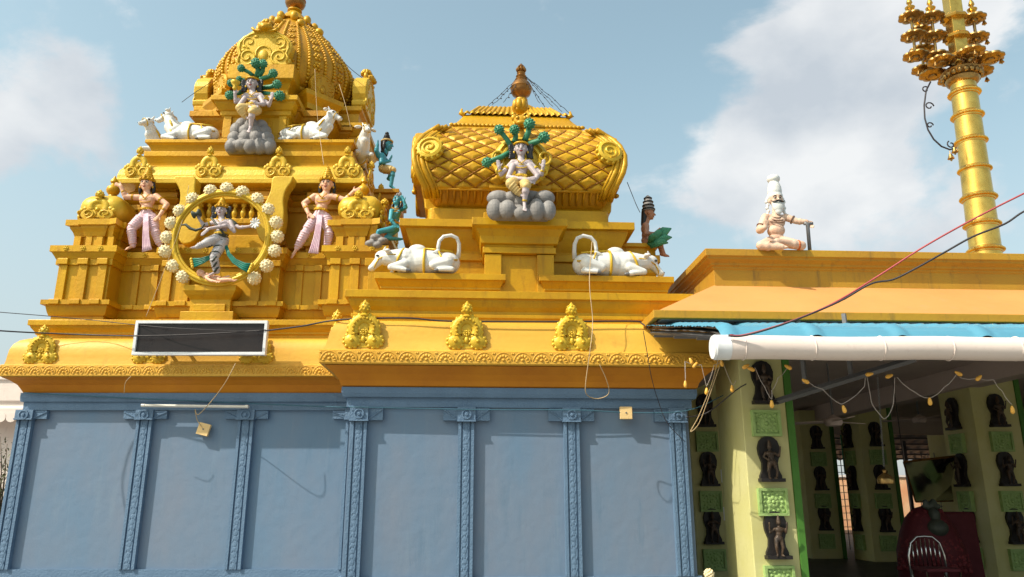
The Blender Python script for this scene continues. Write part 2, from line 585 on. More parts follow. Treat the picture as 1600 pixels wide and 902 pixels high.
# ------------------------------------------------------------------ shared ornaments
def spiral(mb, c, r, M3, turns=1.6, w=0.16, sgn=1, depth=.3):
    pts = []; rs = []
    for k in range(26):
        t = k / 25
        a = sgn * (turns * 2 * math.pi * t) - math.pi / 2
        rr = r * (1 - .82 * t)
        pts.append(Vector(c) + M3 @ Vector((math.cos(a) * rr, -r * depth * t * .5, math.sin(a) * rr)))
        rs.append(r * w * (1 - .3 * t))
    mb.tube(pts, rs, 7)

def horseshoe(style='petal'):
    """eave ornament: width 1 unit, standing in xz, facing -y, base at z=0. Returns (body, bud)"""
    b = MB(); I = I3
    if style == 'petal':
        # two rosettes and the arch of petals
        for sx in (-1, 1):
            b.lathe((sx * .27, 0, .24), [(.0, -.07), (.2, -.06), (.21, .0), (.16, .05), (.05, .07)], 16, Matrix.Rotation(R(90), 3, 'X'))
            for k in range(11):
                a = 2 * math.pi * k / 11
                b.ell((sx * .27 + math.cos(a) * .19, 0, .24 + math.sin(a) * .19), (.055, .04, .055), None, 8, 5)
            b.ell((sx * .27, -.09, .24), (.05, .04, .05), None, 8, 5)
        pts = []
        for k in range(17):
            a = R(-28) + R(236) * k / 16
            pts.append(Vector((math.cos(a) * .26, -.0, .56 + math.sin(a) * .30)))
        b.tube(pts, .135, 12, flat=.5)
        for k in range(13):
            a = R(-30) + R(240) * k / 12
            b.ell((math.cos(a) * .37, 0, .56 + math.sin(a) * .40), (.052, .04, .065), None, 8, 5)
            b.ell((math.cos(a) * .25, -.09, .56 + math.sin(a) * .29), (.035, .04, .035), None, 6, 4)
        b.box(-.11, .11, .0, .03, .05, .75)
        rosette(b, (0, -.01, .47), .10, I)
        b.ell((0, -.01, .28), (.06, .05, .1), None, 8, 6)
    else:
        # scrolled wings of the tower's upper eave: cloud shape with spirals
        for sx in (-1, 1):
            poly = []
            c0 = (sx * .27, .25)
            b.lathe((c0[0], 0, c0[1]), [(.0, -.05), (.25, -.045), (.26, .0), (.24, .03), (.0, .045)], 20, Matrix.Rotation(R(90), 3, 'X'))
            spiral(b, (c0[0], -.05, c0[1]), .20, I, 1.3, .16, -sx)
            b.ell((sx * .5, 0, .42), (.08, .05, .10), None, 8, 6)
            b.ell((sx * .40, 0, .50), (.10, .05, .10), None, 8, 6)
        pts = [Vector((math.cos(R(-20) + R(220) * k / 16) * .25, 0, .55 + math.sin(R(-20) + R(220) * k / 16) * .30)) for k in range(17)]
        b.tube(pts, .12, 10, flat=.55)
        b.box(-.1, .1, 0, .03, .1, .7)
        b.ell((0, -.03, .45), (.07, .06, .09), None, 8, 6)
    t = MB()
    t.lathe((0, 0, .90), [(.10, 0), (.12, .03), (.075, .08), (.06, .11), (.10, .15), (.125, .22), (.115, .30), (.07, .38), (.03, .44), (.012, .47)], 12)
    for k in range(3):
        for i in range(8):
            a = 2 * math.pi * (i + .5 * k) / 8
            rr = (.118, .115, .085)[k]
            t.ell((math.cos(a) * rr, math.sin(a) * rr, .90 + (.18, .26, .34)[k]), (.03, .03, .04), None, 6, 4)
    return b, t

HS = {}
for st in ('petal', 'cloud'):
    b, t = horseshoe(st)
    HS[st] = (b.mesh('eave_ornament', None, True, 50), t.mesh('bud', None, True, 50))
def put_horseshoe(parent, loc, w, rz=0, st='petal', mat=None, hscale=1.0, tilt=0, name='eave_ornament'):
    mat = mat or gold_lemon
    o = bpy.data.objects.new(name, HS[st][0]); COL.objects.link(o)
    if not HS[st][0].materials: HS[st][0].materials.append(mat)
    o.parent = parent
    o.location = Vector(loc) - ORG[parent.name]
    o.rotation_euler = (tilt, 0, rz)
    o.scale = (w, w, w * hscale)
    t = bpy.data.objects.new('bud', HS[st][1]); COL.objects.link(t)
    if not HS[st][1].materials: HS[st][1].materials.append(mat)
    t.parent = o
    return o

def flower_band(parent, runs, h, unit=.27, mat=None):
    """runs: (start, end, outward normal) along a horizontal band of height h"""
    m = MB()
    for p0, p1, nrm in runs:
        p0 = Vector(p0); p1 = Vector(p1); nrm = Vector(nrm)
        t = (p1 - p0); Ln = t.length; t.normalize()
        n = max(1, round(Ln / unit))
        M3 = Matrix((t, -nrm, Vector((0, 0, 1)))).transposed()
        for k in range(n):
            c = p0 + t * (Ln * (k + .5) / n)
            s_ = Ln / n
            for rr in (.44, ):
                pts = [c + M3 @ Vector((math.cos(a) * s_ * rr, 0, -.30 * h + math.sin(a) * h * .74)) for a in [math.pi * q / 9 for q in range(10)]]
                m.tube(pts, h * .055, 5)
            for q in range(5):
                a = math.pi * (q + .5) / 5
                m.ell(c + M3 @ Vector((math.cos(a) * s_ * .24, 0, -.22 * h + math.sin(a) * h * .36)), (s_ * .09, h * .11, h * .15), M3, 7, 4)
            m.ell(c + M3 @ Vector((0, 0, -.22 * h)), (s_ * .10, h * .14, h * .13), M3, 8, 5)
            for sx in (-1, 1):
                m.ell(c + M3 @ Vector((sx * s_ * .30, 0, -.33 * h)), (s_ * .10, h * .08, h * .08), M3, 6, 4)
                m.ell(c + M3 @ Vector((sx * s_ * .46, 0, .34 * h)), (s_ * .05, h * .08, h * .10), M3, 6, 4)
    return m.build('flower_band', mat or gold_eave, parent, True)

def pilaster_shaft(mb, x, w, yf, z0, z1, dep=.06):
    mb.box(x - w / 2, x + w / 2, yf - dep, yf + .02, z0, z1)
def pilaster(parent, x, yf, z0, zc, zt, w=.235, wing=.2, left=True, right=True):
    """blue wall pilaster with carved centre strip; capital with rosette and two winged blocks"""
    m = MB()
    m.box(x - w / 2, x + w / 2, yf - .055, yf + .02, z0, zc)
    for sx in (-1, 1):
        m.box(x + sx * w * .40 - w * .09, x + sx * w * .40 + w * .09, yf - .085, yf - .05, z0, zc)
    m.box(x - w * .21, x + w * .21, yf - .075, yf - .05, z0, zc)
    z = z0 + .05
    k = 0
    while z < zc - .06:
        r_ = w * .12 if k % 2 else w * .15
        m.ell((x, yf - .076, z), (r_, .005, r_ * 1.25), None, 8, 5)
        if k % 2 == 0:
            for sx in (-1, 1): m.ell((x + sx * w * .14, yf - .077, z + w * .2), (w * .05, .006, w * .10), None, 6, 4)
        z += w * .32; k += 1
    o = m.build('pilaster', blue_trim, parent, False)
    c = MB()
    hw = w * .56
    c.box(x - hw, x + hw, yf - .12, yf, zc, zt)
    c.box(x - hw * 1.04, x + hw * 1.04, yf - .135, yf, zc, zc + .022)
    c.lathe((x, yf - .12, (zc + zt) / 2), [(.0, .0), (w * .32, .0), (w * .32, .02), (w * .24, .022), (w * .22, .008), (w * .12, .008), (w * .10, .03), (0.0, .034)], 14, Matrix.Rotation(R(90), 3, 'X'))
    for sx, on in ((-1, left), (1, right)):
        if not on: continue
        xa, xb = x + sx * hw, x + sx * (hw + wing)
        x0, x1 = min(xa, xb), max(xa, xb)
        c.box(x0, x1, yf - .075, yf, zc + .02, zt - .012)
        # raised diagonal rib
        p0 = Vector((xa, yf - .08, zc + .03)) if sx > 0 else Vector((xa, yf - .08, zc + .03))
        p1 = Vector((xb, yf - .08, zt - .03))
        if sx < 0: p0, p1 = Vector((xb, yf - .08, zt - .03)), Vector((xa, yf - .08, zc + .03))
        c.tube([p0, p1], .012, 5)
        c.tube([(x0 + .005, yf - .078, zt - .02), (x1 - .005, yf - .078, zt - .02)], .009, 5)
    c.build('capital', blue_trim, o, False)
    return o

# ------------------------------------------------------------------ left shrine tower
CX, CY = -4.87, 14.95
HW = 2.766
tower = thing('shrine_tower', 'tall golden stepped shrine tower with ribbed dome above blue walls', 'temple tower', (CX, CY, 0))
m = MB(); m.loft(rect(CX - HW, CX + HW, CY - HW, CY + HW), [(0, 0), (0, 3.2)])
m.build('wall', blue, tower)
m = MB()
m.loft(rect(CX - HW, CX + HW, CY - HW, CY + HW), [(.10, 0), (.10, .42), (.05, .46), (.05, .60)], False)
m.build('base_moulding', blue_trim, tower)
m = MB()
P0 = rect(CX - HW, CX + HW, CY - HW, CY + HW)
m.loft(P0, [(.05, 2.955), (.05, 3.08), (.085, 3.085), (.095, 3.14), (.095, 3.22), (.0, 3.222)])
m.build('blue_cornice', blue_trim, tower)
for i, px in enumerate((23, 214.5, 376, 548, 720)):
    x = at(px, 777, CY - HW).x
    pilaster(tower, x, CY - HW, .60, 2.80, 2.955, .245, left=i > 0)
m = MB()
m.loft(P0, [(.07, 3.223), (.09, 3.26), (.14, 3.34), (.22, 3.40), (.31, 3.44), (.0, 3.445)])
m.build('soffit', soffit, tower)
m = MB()
m.loft(P0, [(.0, 3.446), (.325, 3.446), (.335, 3.46), (.335, 3.62), (.32, 3.635), (.0, 3.64)])
m.build('eave_lip', gold_eave, tower)
m = MB()
m.loft(P0, [(.30, 3.64), (.29, 3.70), (.285, 3.78), (.275, 3.88), (.245, 3.97), (.19, 4.04), (.10, 4.09), (.02, 4.10)])
m.build('eave', gold_eave, tower, True, 30)
m = MB()
m.loft(P0, [(.03, 4.08), (.03, 4.16), (.055, 4.17), (.055, 4.20), (.08, 4.23), (.11, 4.27), (.12, 4.30), (.145, 4.302), (.145, 4.392), (-.3, 4.394)])
m.build('roof_ledge', gold, tower, False, None, bevel=.006)
yf = CY - HW - .335
flower_band(tower, [((CX - HW - .33, yf, 3.54), (CX + HW + .33, yf, 3.54), (0, -1, 0)),
                    ((CX - HW - .335, CY + HW, 3.54), (CX - HW - .335, yf, 3.54), (-1, 0, 0))], .15, .225)
for px in (62, 232, 400, 550):
    p = at(px, 568, CY - HW - .28)
    put_horseshoe(tower, (p.x, CY - HW - .30, 3.64), .54, 0, 'petal', hscale=.86)
for y_ in (13.0, 14.2, 15.6):
    put_horseshoe(tower, (CX - HW - .30, y_, 3.64), .56, -math.pi / 2, 'petal')

# first storey
seg1 = [(-1, -.68, 0), (-.68, -.36, .38), (-.36, .36, .12), (.36, .68, .38), (.68, 1, 0)]
P1 = stepped(CX, CY, 2.69, seg1)
m = MB()
m.loft(P1, [(0, 4.30), (0, 4.50), (.03, 4.505), (.05, 4.56), (.07, 4.64), (.075, 4.67), (.13, 4.672), (.13, 4.75), (.0, 4.752),
            (0, 5.372), (.04, 5.374), (.04, 5.47), (.05, 5.475), (.06, 5.50), (.09, 5.55), (.10, 5.575), (.125, 5.577), (.125, 5.685), (-.1, 5.687)])
FS = m.mark()
# storey pilasters: one part each
def storey_pilaster(x, y, w, z0, z1, d=.05, face='front', mat=gold, zcap=True):
    q = MB()
    if face == 'front': q.box(x - w / 2, x + w / 2, y - d, y + .01, z0, z1)
    else: q.box(y - .01, y + d, x - w / 2, x + w / 2, z0, z1)
    if zcap:
        if face == 'front': q.box(x - w * .62, x + w * .62, y - d - .045, y + .01, z1, z1 + .10); q.box(x - w * .6, x + w * .6, y - d - .11, y + .01, z0 - .08, z0)
        else: q.box(y - .01, y + d + .045, x - w * .62, x + w * .62, z1, z1 + .10)
    return q.build('pilaster', mat, tower, bevel=.005)
yw = CY - 2.69
for u in (-.965, -.84, -.72, .72, .84, .965):
    storey_pilaster(CX + u * 2.69, yw, .14, 4.753, 5.371, .045)
for u in (-.58, -.46, .46, .58):
    storey_pilaster(CX + u * 2.69, yw + .38, .11, 4.753, 5.371, .035)
for u in (-.335, -.22, .22, .335):
    storey_pilaster(CX + u * 2.69, yw + .12, .15, 4.753, 5.371, .045)
# rosettes on the cornice band
m = FS; m.mat2 = gold_lemon
for u0, u1, dep in seg1:
    n = max(2, int((u1 - u0) * 2.69 / .27))
    for k in range(n):
        x = CX + 2.69 * (u0 + (u1 - u0) * (k + .5) / n)
        rosette(m, (x, yw + dep - .127, 5.63), .048, I3, 6)
m.build('first_storey', gold, tower)

# corner pavilions
def pavilion(cx, cy, faces):
    h = .34
    q = MB()
    pl = stepped(cx, cy, h, [(-1, -.45, .05), (-.45, .45, 0), (.45, 1, .05)])
    q.loft(pl, [(0, 5.68), (0, 5.92), (.02, 5.925), (.04, 6.0), (.07, 6.06), (.075, 6.10), (.115, 6.102), (.115, 6.205), (0, 6.207), (-.03, 6.26)])
    for dx in (-.28, -.09, .09, .28):
        q.box(cx + dx - .05, cx + dx + .05, cy - h - .02, cy - h + .07, 5.69, 5.92)
        q.box(cx - h - .02, cx - h + .07, cy + dx - .05, cy + dx + .05, 5.69, 5.92)
    o = q.build('corner_pavilion', gold, tower, bevel=.005)
    d = MB()
    oct_ = [(cx + math.copysign(abs(math.cos(a)) ** .38, math.cos(a)) * .30, cy + math.copysign(abs(math.sin(a)) ** .38, math.sin(a)) * .30) for a in [2 * math.pi * k / 24 for k in range(24)]]
    d.loft(oct_, [(-.04, 6.21), (-.02, 6.28), (.05, 6.33), (.085, 6.40), (.095, 6.48), (.08, 6.56), (.04, 6.63), (-.03, 6.69), (-.12, 6.73), (-.28, 6.75)])
    dm = d.build('pavilion_dome', gold_lemon, o, True, 50)
    t = MB()
    t.lathe((cx, cy, 6.72), [(.12, 0), (.13, .03), (.07, .06), (.06, .09), (.10, .14), (.115, .19), (.10, .24), (.05, .28), (.04, .31), (.065, .34), (.06, .38), (.02, .43), (.012, .46)], 14)
    t.build('finial', gold, o, True, 40)
    for f in faces:
        rz = {'f': 0, 'r': math.pi / 2, 'l': -math.pi / 2}[f]
        dv = RZ(rz) @ Vector((0, -.385, 0))
        h_ = put_horseshoe(o, (cx + dv.x, cy + dv.y, 6.215), .54, rz, 'cloud', gold_lemon, .74)
pavilion(CX - 2.69 + .46, CY - 2.69 + .46, 'fl')
pavilion(CX + 2.69 - .46, CY - 2.69 + .46, 'fr')
pavilion(CX + 2.69 - .46, CY + 2.69 - .46, 'r')
pavilion(CX - 2.69 + .46, CY + 2.69 - .46, 'l')

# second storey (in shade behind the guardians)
seg2 = [(-1, -.62, 0), (-.62, -.40, .14), (-.40, .40, -.05), (.40, .62, .14), (.62, 1, 0)]
P2 = stepped(CX, CY, 1.98, seg2)
m = MB()
m.loft(P2, [(.06, 5.66), (.06, 5.80), (.02, 5.84), (.02, 5.90), (.07, 5.93), (.07, 6.0), (0, 6.02), (0, 6.62), (.04, 6.63), (.04, 6.72), (.07, 6.74), (.12, 6.80), (.06, 6.86), (.06, 6.95), (.0, 7.0), (0, 7.05)])
m.build('second_storey', gold_deep, tower, bevel=.005)
for u in (-.95, -.7, -.33, .33, .7, .95):
    storey_pilaster(CX + u * 1.98, CY - 1.98, .13, 6.02, 6.60, .04, mat=gold_deep)
for v_ in (-.9, -.5, .5, .9):
    storey_pilaster(CY + v_ * 1.98, CX + 1.98, .13, 6.02, 6.60, .04, 'right', gold_deep)
P2e = rect(CX - 2.0, CX + 2.0, CY - 2.0, CY + 2.0)
m = MB()
m.loft(P2e, [(.05, 7.04), (.20, 7.046), (.235, 7.05), (.24, 7.14), (.215, 7.15), (.21, 7.22), (.19, 7.32), (.14, 7.40), (.06, 7.45), (-.08, 7.47), (-.1, 7.5)])
m.build('upper_eave', gold_lemon, tower, False, None, bevel=.008)
m = MB()
m.loft(P2e, [(-.14, 7.46), (-.14, 7.56), (-.13, 7.60), (-.11, 7.66), (-.09, 7.70), (-.085, 7.715), (-.07, 7.717), (-.07, 7.81), (-.15, 7.812), (-.15, 7.86), (-.14, 7.90), (-.11, 7.96), (-.08, 7.985), (-.06, 7.987), (-.06, 8.05), (-.5, 8.052)])
m.build('upper_ledge', gold, tower, bevel=.006)
for px in (214, 325, 433, 541):
    p = at(px, 275, CY - 2.22)
    put_horseshoe(tower, (p.x, CY - 2.225, 7.17), .44, 0, 'cloud')
for k in range(4):
    put_horseshoe(tower, (CX + 2.225, CY - 1.6 + k * 1.07, 7.17), .44, math.pi / 2, 'cloud')
    put_horseshoe(tower, (CX - 2.225, CY - 1.6 + k * 1.07, 7.17), .44, -math.pi / 2, 'cloud')
# horn-like wings and the arched niche behind the ring
m = MB()
ZC = 6.05
for sx in (-1, 1):
    m = MB()
    ctrl = [(.46, .30), (.60, .66), (.66, .86), (.70, 1.12), (1.04, 1.12), (1.02, 1.02), (.93, .86), (.90, .66), (.93, .40), (.90, .10), (.78, -.12), (.60, -.10), (.50, .06)]
    pl_ = []
    n_ = len(ctrl)
    for i in range(n_):
        p0, p1, p2, p3 = [Vector(ctrl[(i + k) % n_]) for k in (-1, 0, 1, 2)]
        if i in (3, 4): pl_.append(p1); continue
        for t in (0, .25, .5, .75):
            pl_.append(.5 * ((2 * p1) + (p2 - p0) * t + (2 * p0 - 5 * p1 + 4 * p2 - p3) * t * t + (3 * p1 - p0 - 3 * p2 + p3) * t ** 3))
    poly = [(sx * p.x, p.y) for p in pl_]
    m.extrude(poly, lambda u, v_: Vector((CX + u, CY - 2.50, ZC - .1 + v_)), lambda u, v_: Vector((CX + u, CY - 2.24, ZC - .1 + v_)))
    m.build('arch_wing', gold_lemon, tower, bevel=.02)
m = MB()
m.box(CX - .80, CX + .80, CY - 2.40, CY - 1.9, 5.69, 6.0)
m.box(CX - .72, CX + .72, CY - 2.34, CY - 1.9, 6.0, 6.18)
m.loft(rect(CX - .78, CX + .78, CY - 2.40, CY - 1.9), [(0, 6.18), (.03, 6.22), (.03, 6.30), (0, 6.31)])
m.box(CX - .66, CX + .66, CY - 2.10, CY - 1.9, 6.31, 6.62)
m.loft(rect(CX - .7, CX + .7, CY - 2.38, CY - 1.9), [(0, 6.62), (.05, 6.66), (.05, 6.72), (0, 6.73)])
m.build('niche', gold, tower, bevel=.006)
for k in range(9):
    x = CX - .60 + k * .15
    q = MB()
    q.lathe((x, CY - 2.30, 6.31), [(.045, 0), (.045, .03), (.025, .05), (.045, .10), (.05, .15), (.03, .20), (.022, .24), (.045, .27), (.045, .31)], 10)
    q.build('baluster', gold_lemon, tower, True, 40)

# pedestal under the ringed dancer
PX = at(330, 440, 12.1).x
PY = 12.14
m = MB()
s12 = mpp(330, 470, PY)
m.loft(rect(PX - .44, PX + .42, PY - .06, PY + .4), [(0, 4.395), (0, 4.54), (-.10, 4.545), (-.10, 4.70), (-.10, 4.76), (-.04, 4.83), (-.005, 4.885), (.0, 4.89), (.0, 4.985), (-.02, 4.99)])
m.box(PX - .27, PX + .25, PY + .005, PY + .2, 4.56, 4.68)
m.build('pedestal', gold, tower, bevel=.008)

# neck of the dome
segn = [(-1, -.5, .0), (-.5, .5, -.22), (.5, 1, .0)]
PN = stepped(CX, CY, 1.2, segn)
m = MB()
m.loft(PN, [(.08, 8.05), (.08, 8.16), (.0, 8.18), (0, 8.50), (.04, 8.52), (.04, 8.60), (.10, 8.68), (.16, 8.76), (.17, 8.80), (.22, 8.805), (.22, 8.92), (.10, 8.93), (.10, 9.0), (-.1, 9.1)])
m.build('dome_neck', gold_deep, tower, bevel=.006)
m = MB()
for k in range(8):
    a = math.pi / 8 + k * math.pi / 4
    pass
oc = [(CX + 1.12 * math.cos(a), CY + 1.12 * math.sin(a)) for a in [math.pi / 8 + k * math.pi / 4 for k in range(8)]]
m.loft(oc, [(0, 9.0), (0, 9.15), (.08, 9.17), (.10, 9.22), (.02, 9.26), (.02, 9.34), (.12, 9.42), (.20, 9.5), (.24, 9.54), (.24, 9.60), (.1, 9.62)])
m.build('dome_base_ring', gold_deep, tower, bevel=.006)
dp = [(1.2, 9.60), (1.33, 9.66), (1.42, 9.82), (1.465, 10.02), (1.46, 10.22), (1.40, 10.42), (1.29, 10.62), (1.12, 10.88), (.92, 11.14), (.72, 11.38), (.52, 11.58), (.38, 11.72), (.33, 11.78)]
def dr(z):
    for (r0, z0), (r1, z1) in zip(dp, dp[1:]):
        if z0 <= z <= z1: return r0 + (r1 - r0) * (z - z0) / (z1 - z0)
    return dp[-1][0]
m = MB()
m.lathe((CX, CY, 0), dp, 64)
m.mark(); m.mat2 = gold
for k in range(16):
    a = 2 * math.pi * k / 16 + .1
    for dz in (-.075, .075):       # two bead rows
        n = 26
        for i in range(n):
            z = 9.7 + (11.45 - 9.7) * i / (n - 1)
            r_ = dr(z)
            aa = a + dz * (1.0 if r_ > .6 else .8)
            s_ = .026 + .014 * (r_ / 1.46)
            m.ell((CX + (r_ + .012) * math.cos(aa), CY + (r_ + .012) * math.sin(aa), z), s_, None, 7, 5)
for k in range(16):
    a = 2 * math.pi * (k + .5) / 16 + .1
    for i in range(7):
        z = 9.82 + i * .235
        r_ = dr(z); tl = math.atan2(dr(z - .08) - dr(z + .08), .16)
        if r_ < .6: continue
        M3 = RZ(a + math.pi / 2) @ Matrix.Rotation(-tl, 3, 'X')
        M3 = RZ(a + math.pi / 2) @ Matrix.Rotation(-tl, 3, 'X')
        s_ = .11 * (r_ / 1.46) ** .7
        rosette(m, (CX + r_ * math.cos(a), CY + r_ * math.sin(a), z), s_, M3, 6)
dome = m.build('dome', gold_deep, tower, True, 60)
m = MB()
m.lathe((CX, CY, 0), [(.36, 11.70), (.44, 11.74), (.42, 11.80), (.33, 11.84), (.27, 11.92), (.20, 12.02), (.13, 12.09), (.12, 12.12), (.16, 12.14), (.16, 12.16)], 32)
for k in range(10):
    a = 2 * math.pi * k / 10
    m.ell((CX + .47 * math.cos(a), CY + .47 * math.sin(a), 11.72), (.09, .09, .12), None, 8, 6)
    m.ell((CX + .74 * math.cos(a + .2), CY + .74 * math.sin(a + .2), 11.40), (.10, .10, .10), None, 8, 6)
m.build('lotus_crown', gold, dome, True, 50)
m = MB()
m.lathe((CX, CY, 12.14), [(.14, 0), (.08, .02), (.07, .05), (.14, .08), (.20, .14), (.225, .21), (.21, .27), (.23, .285), (.21, .30), (.19, .36), (.12, .42), (.07, .44), (.07, .47), (.12, .50), (.11, .54), (.05, .57), (.09, .62), (.10, .67), (.05, .73), (.02, .84), (.005, .92)], 28)
m.build('finial', copper, tower, True, 50)

# carved gable shields around the dome
def gable(parent, loc, rz, w, hh, mat, crest=True, depth=.22):
    M3 = RZ(rz); L0 = Vector(loc)
    q = MB()
    outline = []
    pts_ = [(.0, 0), (.42, 0), (.50, .06), (.52, .16), (.44, .20), (.50, .34), (.52, .50), (.48, .64), (.40, .76), (.28, .84), (.22, .90), (.12, .92), (0, .92)]
    poly = pts_ + [(-u, v_) for u, v_ in reversed(pts_[:-1])][0:-1]
    poly = [(u * w, v_ * hh) for u, v_ in poly]
    q.extrude(poly, lambda u, v_: L0 + M3 @ Vector((u, -depth * .5, v_)), lambda u, v_: L0 + M3 @ Vector((u, depth * .5, v_)))
    o = q.build('gable_shield', mat, parent, bevel=.02)
    r_ = MB()
    for sx in (-1, 1):
        spiral(r_, L0 + M3 @ Vector((sx * w * .30, -depth * .5, hh * .22)), w * .17, M3, 1.4, .13, -sx, .1)
        spiral(r_, L0 + M3 @ Vector((sx * w * .28, -depth * .5, hh * .60)), w * .13, M3, 1.2, .13, sx, .1)
        pts = [L0 + M3 @ Vector((sx * w * u, -depth * .5, hh * v_)) for u, v_ in ((.44, .08), (.46, .2), (.42, .3), (.46, .45), (.45, .58), (.38, .70), (.26, .80), (.12, .86), (0, .87))]
        r_.tube(pts, w * .022, 6)
        for (u, v_) in ((.38, .38), (.36, .48), (.16, .74)):
            r_.ell(L0 + M3 @ Vector((sx * w * u, -depth * .5, hh * v_)), (w * .05, .02, w * .03), M3, 7, 5)
    ar = [L0 + M3 @ Vector((math.cos(t) * w * .14, -depth * .5, hh * .30 + math.sin(t) * hh * .19)) for t in [R(-30) + R(240) * k / 12 for k in range(13)]]
    r_.tube(ar, w * .022, 6)
    r_.ell(L0 + M3 @ Vector((0, -depth * .5, hh * .26)), (w * .09, .035, hh * .14), M3, 10, 7)
    r_.build('scrollwork', mat, o, True)
    if crest:
        c = MB()
        c.ell(L0 + M3 @ Vector((0, -.10, hh * .96)), (w * .15, w * .15, hh * .11), M3, 12, 8)
        for sx in (-1, 1):
            c.ell(L0 + M3 @ Vector((sx * w * .08, -.16, hh * 1.0)), (w * .05, w * .06, w * .05), M3, 8, 6)
            c.ell(L0 + M3 @ Vector((sx * w * .15, -.05, hh * .98)), (w * .06, w * .05, w * .10), M3, 8, 6)
            c.tube([L0 + M3 @ Vector((sx * w * u, -.15, hh * v_)) for u, v_ in ((.03, .9), (.12, .86), (.2, .88), (.24, .94))], w * .028, 6)
        c.ell(L0 + M3 @ Vector((0, -.20, hh * .92)), (w * .07, w * .07, w * .05), M3, 8, 6)
        c.ell(L0 + M3 @ Vector((0, -.05, hh * 1.06)), (w * .10, w * .10, hh * .04), M3, 10, 6)
        for k in range(9):
            a = 2 * math.pi * k / 9
            for (rr, zz) in ((.09, 1.12), (.065, 1.17)):
                c.ell(L0 + M3 @ Vector((math.cos(a) * w * rr, math.sin(a) * w * rr - .03, hh * zz)), (w * .045, w * .045, hh * .05), M3, 8, 5)
        c.ell(L0 + M3 @ Vector((0, -.03, hh * 1.14)), (w * .1, w * .1, hh * .08), M3, 10, 6)
        c.build('lion_crest', gold, o, True)
    return o
gp = at(412, 106, 13.42)
m = MB()
m.loft(rect(gp.x - .52, gp.x + .52, 13.42, 14.2), [(0, 9.0), (0, 9.3), (.05, 9.42), (.12, 9.5), (.12, gp.z), (0, gp.z + .01)])
m.build('gable_block', gold, tower, bevel=.008)
gable(tower, (gp.x, 13.44, gp.z), 0, 1.06, .86, gold_lemon)
for rz, sx in ((math.pi / 2, 1), (-math.pi / 2, -1)):
    m = MB()
    m.loft(rect(*sorted((CX + sx * 1.0, CX + sx * 1.72)), CY - .52, CY + .52), [(-.02, 8.4), (-.02, 8.7), (.03, 8.78), (.10, 8.86), (.10, 9.0), (-.04, 9.01), (-.04, 9.35), (.03, 9.4), (.03, 9.5), (0, 9.51)])
    m.build('gable_block', gold, tower, bevel=.008)
    gable(tower, (CX + sx * 1.66, CY, 9.5), rz, 1.0, .95, gold_lemon, True, .3)
for a in (-45, 45, 135, 225):
    d = RZ(R(a)) @ Vector((0, -1.42, 0))
    m = MB()
    q = MB().loft(rect(-.34, .34, -.1, .5), [(0, 0), (0, .12), (.05, .2), (.09, .26), (.09, .36), (0, .37)])
    m.join(q, Matrix.Translation((CX + d.x, CY + d.y, 9.05)) @ RZ(R(a)).to_4x4())
    m.build('gable_block', gold, tower, bevel=.006)
    gable(tower, (CX + d.x * 1.0, CY + d.y * 1.0, 9.42), R(a), .55, .55, gold, False, .12)
# projecting porches on the neck, one per face
for k, rz in enumerate((0, math.pi / 2, -math.pi / 2)):
    q = MB()
    q.loft(rect(-.62, .62, -1.72, -1.0), [(.06, 8.05), (.06, 8.15), (0, 8.16), (0, 8.60), (.05, 8.64), (.05, 8.72), (.08, 8.74), (.14, 8.84), (.15, 8.88), (.20, 8.882), (.20, 8.98), (0, 8.99)])
    for sx in (-1, 1):
        q.box(sx * .52 - .07, sx * .52 + .07, -1.76, -1.7, 8.17, 8.62)
        q.box(sx * .28 - .03, sx * .28 + .03, -1.74, -1.7, 8.17, 8.55)
    q.box(-.45, .45, -1.62, -1.1, 8.99, 9.25)
    w_ = MB(); w_.join(q, Matrix.Translation((CX, CY, 0)) @ RZ(rz).to_4x4())
    w_.build('neck_porch', gold, tower, bevel=.006)
# brackets that carry figures on the right face
m = MB()
m.loft(rect(CX + 1.9, CX + 2.56, CY - .62, CY + .45), [(-.12, 7.2), (-.1, 7.3), (0, 7.4), (0, 7.5), (.05, 7.52), (.05, 7.60), (0, 7.61)])
m.build('bracket', gold_deep, tower, bevel=.006)

# ------------------------------------------------------------------ front shrine with barrel roof
YAW = R(3.0)
PP = Vector((-2.28, 10.9, 0))
def rot_of(P0_):
    def fwd(u): return P0_ + RZ(YAW) @ (Vector(u) - P0_)
    def inv(w): return P0_ + RZ(-YAW) @ (Vector(w) - P0_)
    return fwd, inv
pf, pi_ = rot_of(PP)
porch = thing('barrel_roof_shrine', 'front golden shrine with barrel shaped lattice roof above blue wall bays', 'shrine', PP, rz=YAW)
WX0, WX1 = -2.28, 2.54
WY0, WY1 = 10.9, 14.9
PCX = (WX0 + WX1) / 2
PR0 = rect(WX0, WX1, WY0, WY1)
m = MB(); m.loft(PR0, [(0, 0), (0, 3.12)])
m.build('wall', blue, porch)
m = MB()
m.loft(PR0, [(.10, 0), (.10, .42), (.05, .46), (.05, .60)], False)
m.build('base_moulding', blue_trim, porch)
m = MB()
m.loft(PR0, [(.05, 2.86), (.05, 2.99), (.10, 2.995), (.12, 3.05), (.12, 3.13), (.0, 3.132)])
m.build('blue_cornice', blue_trim, porch)
def plx(px, py, Y): return pi_(at(px, py, Y)).x
for i, px in enumerate((556, 727, 894.5, 1064)):
    x = plx(px, 777, 10.9 + .07 * i)
    pilaster(porch, x, WY0, .60, 2.655, 2.86, .225, left=i > 0, right=i < 3)
m = MB()
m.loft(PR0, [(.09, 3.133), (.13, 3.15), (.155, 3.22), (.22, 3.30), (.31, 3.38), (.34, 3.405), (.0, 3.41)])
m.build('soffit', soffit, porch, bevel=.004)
m = MB()
m.loft(PR0, [(.0, 3.412), (.39, 3.412), (.405, 3.43), (.405, 3.60), (.385, 3.615), (.0, 3.62)])
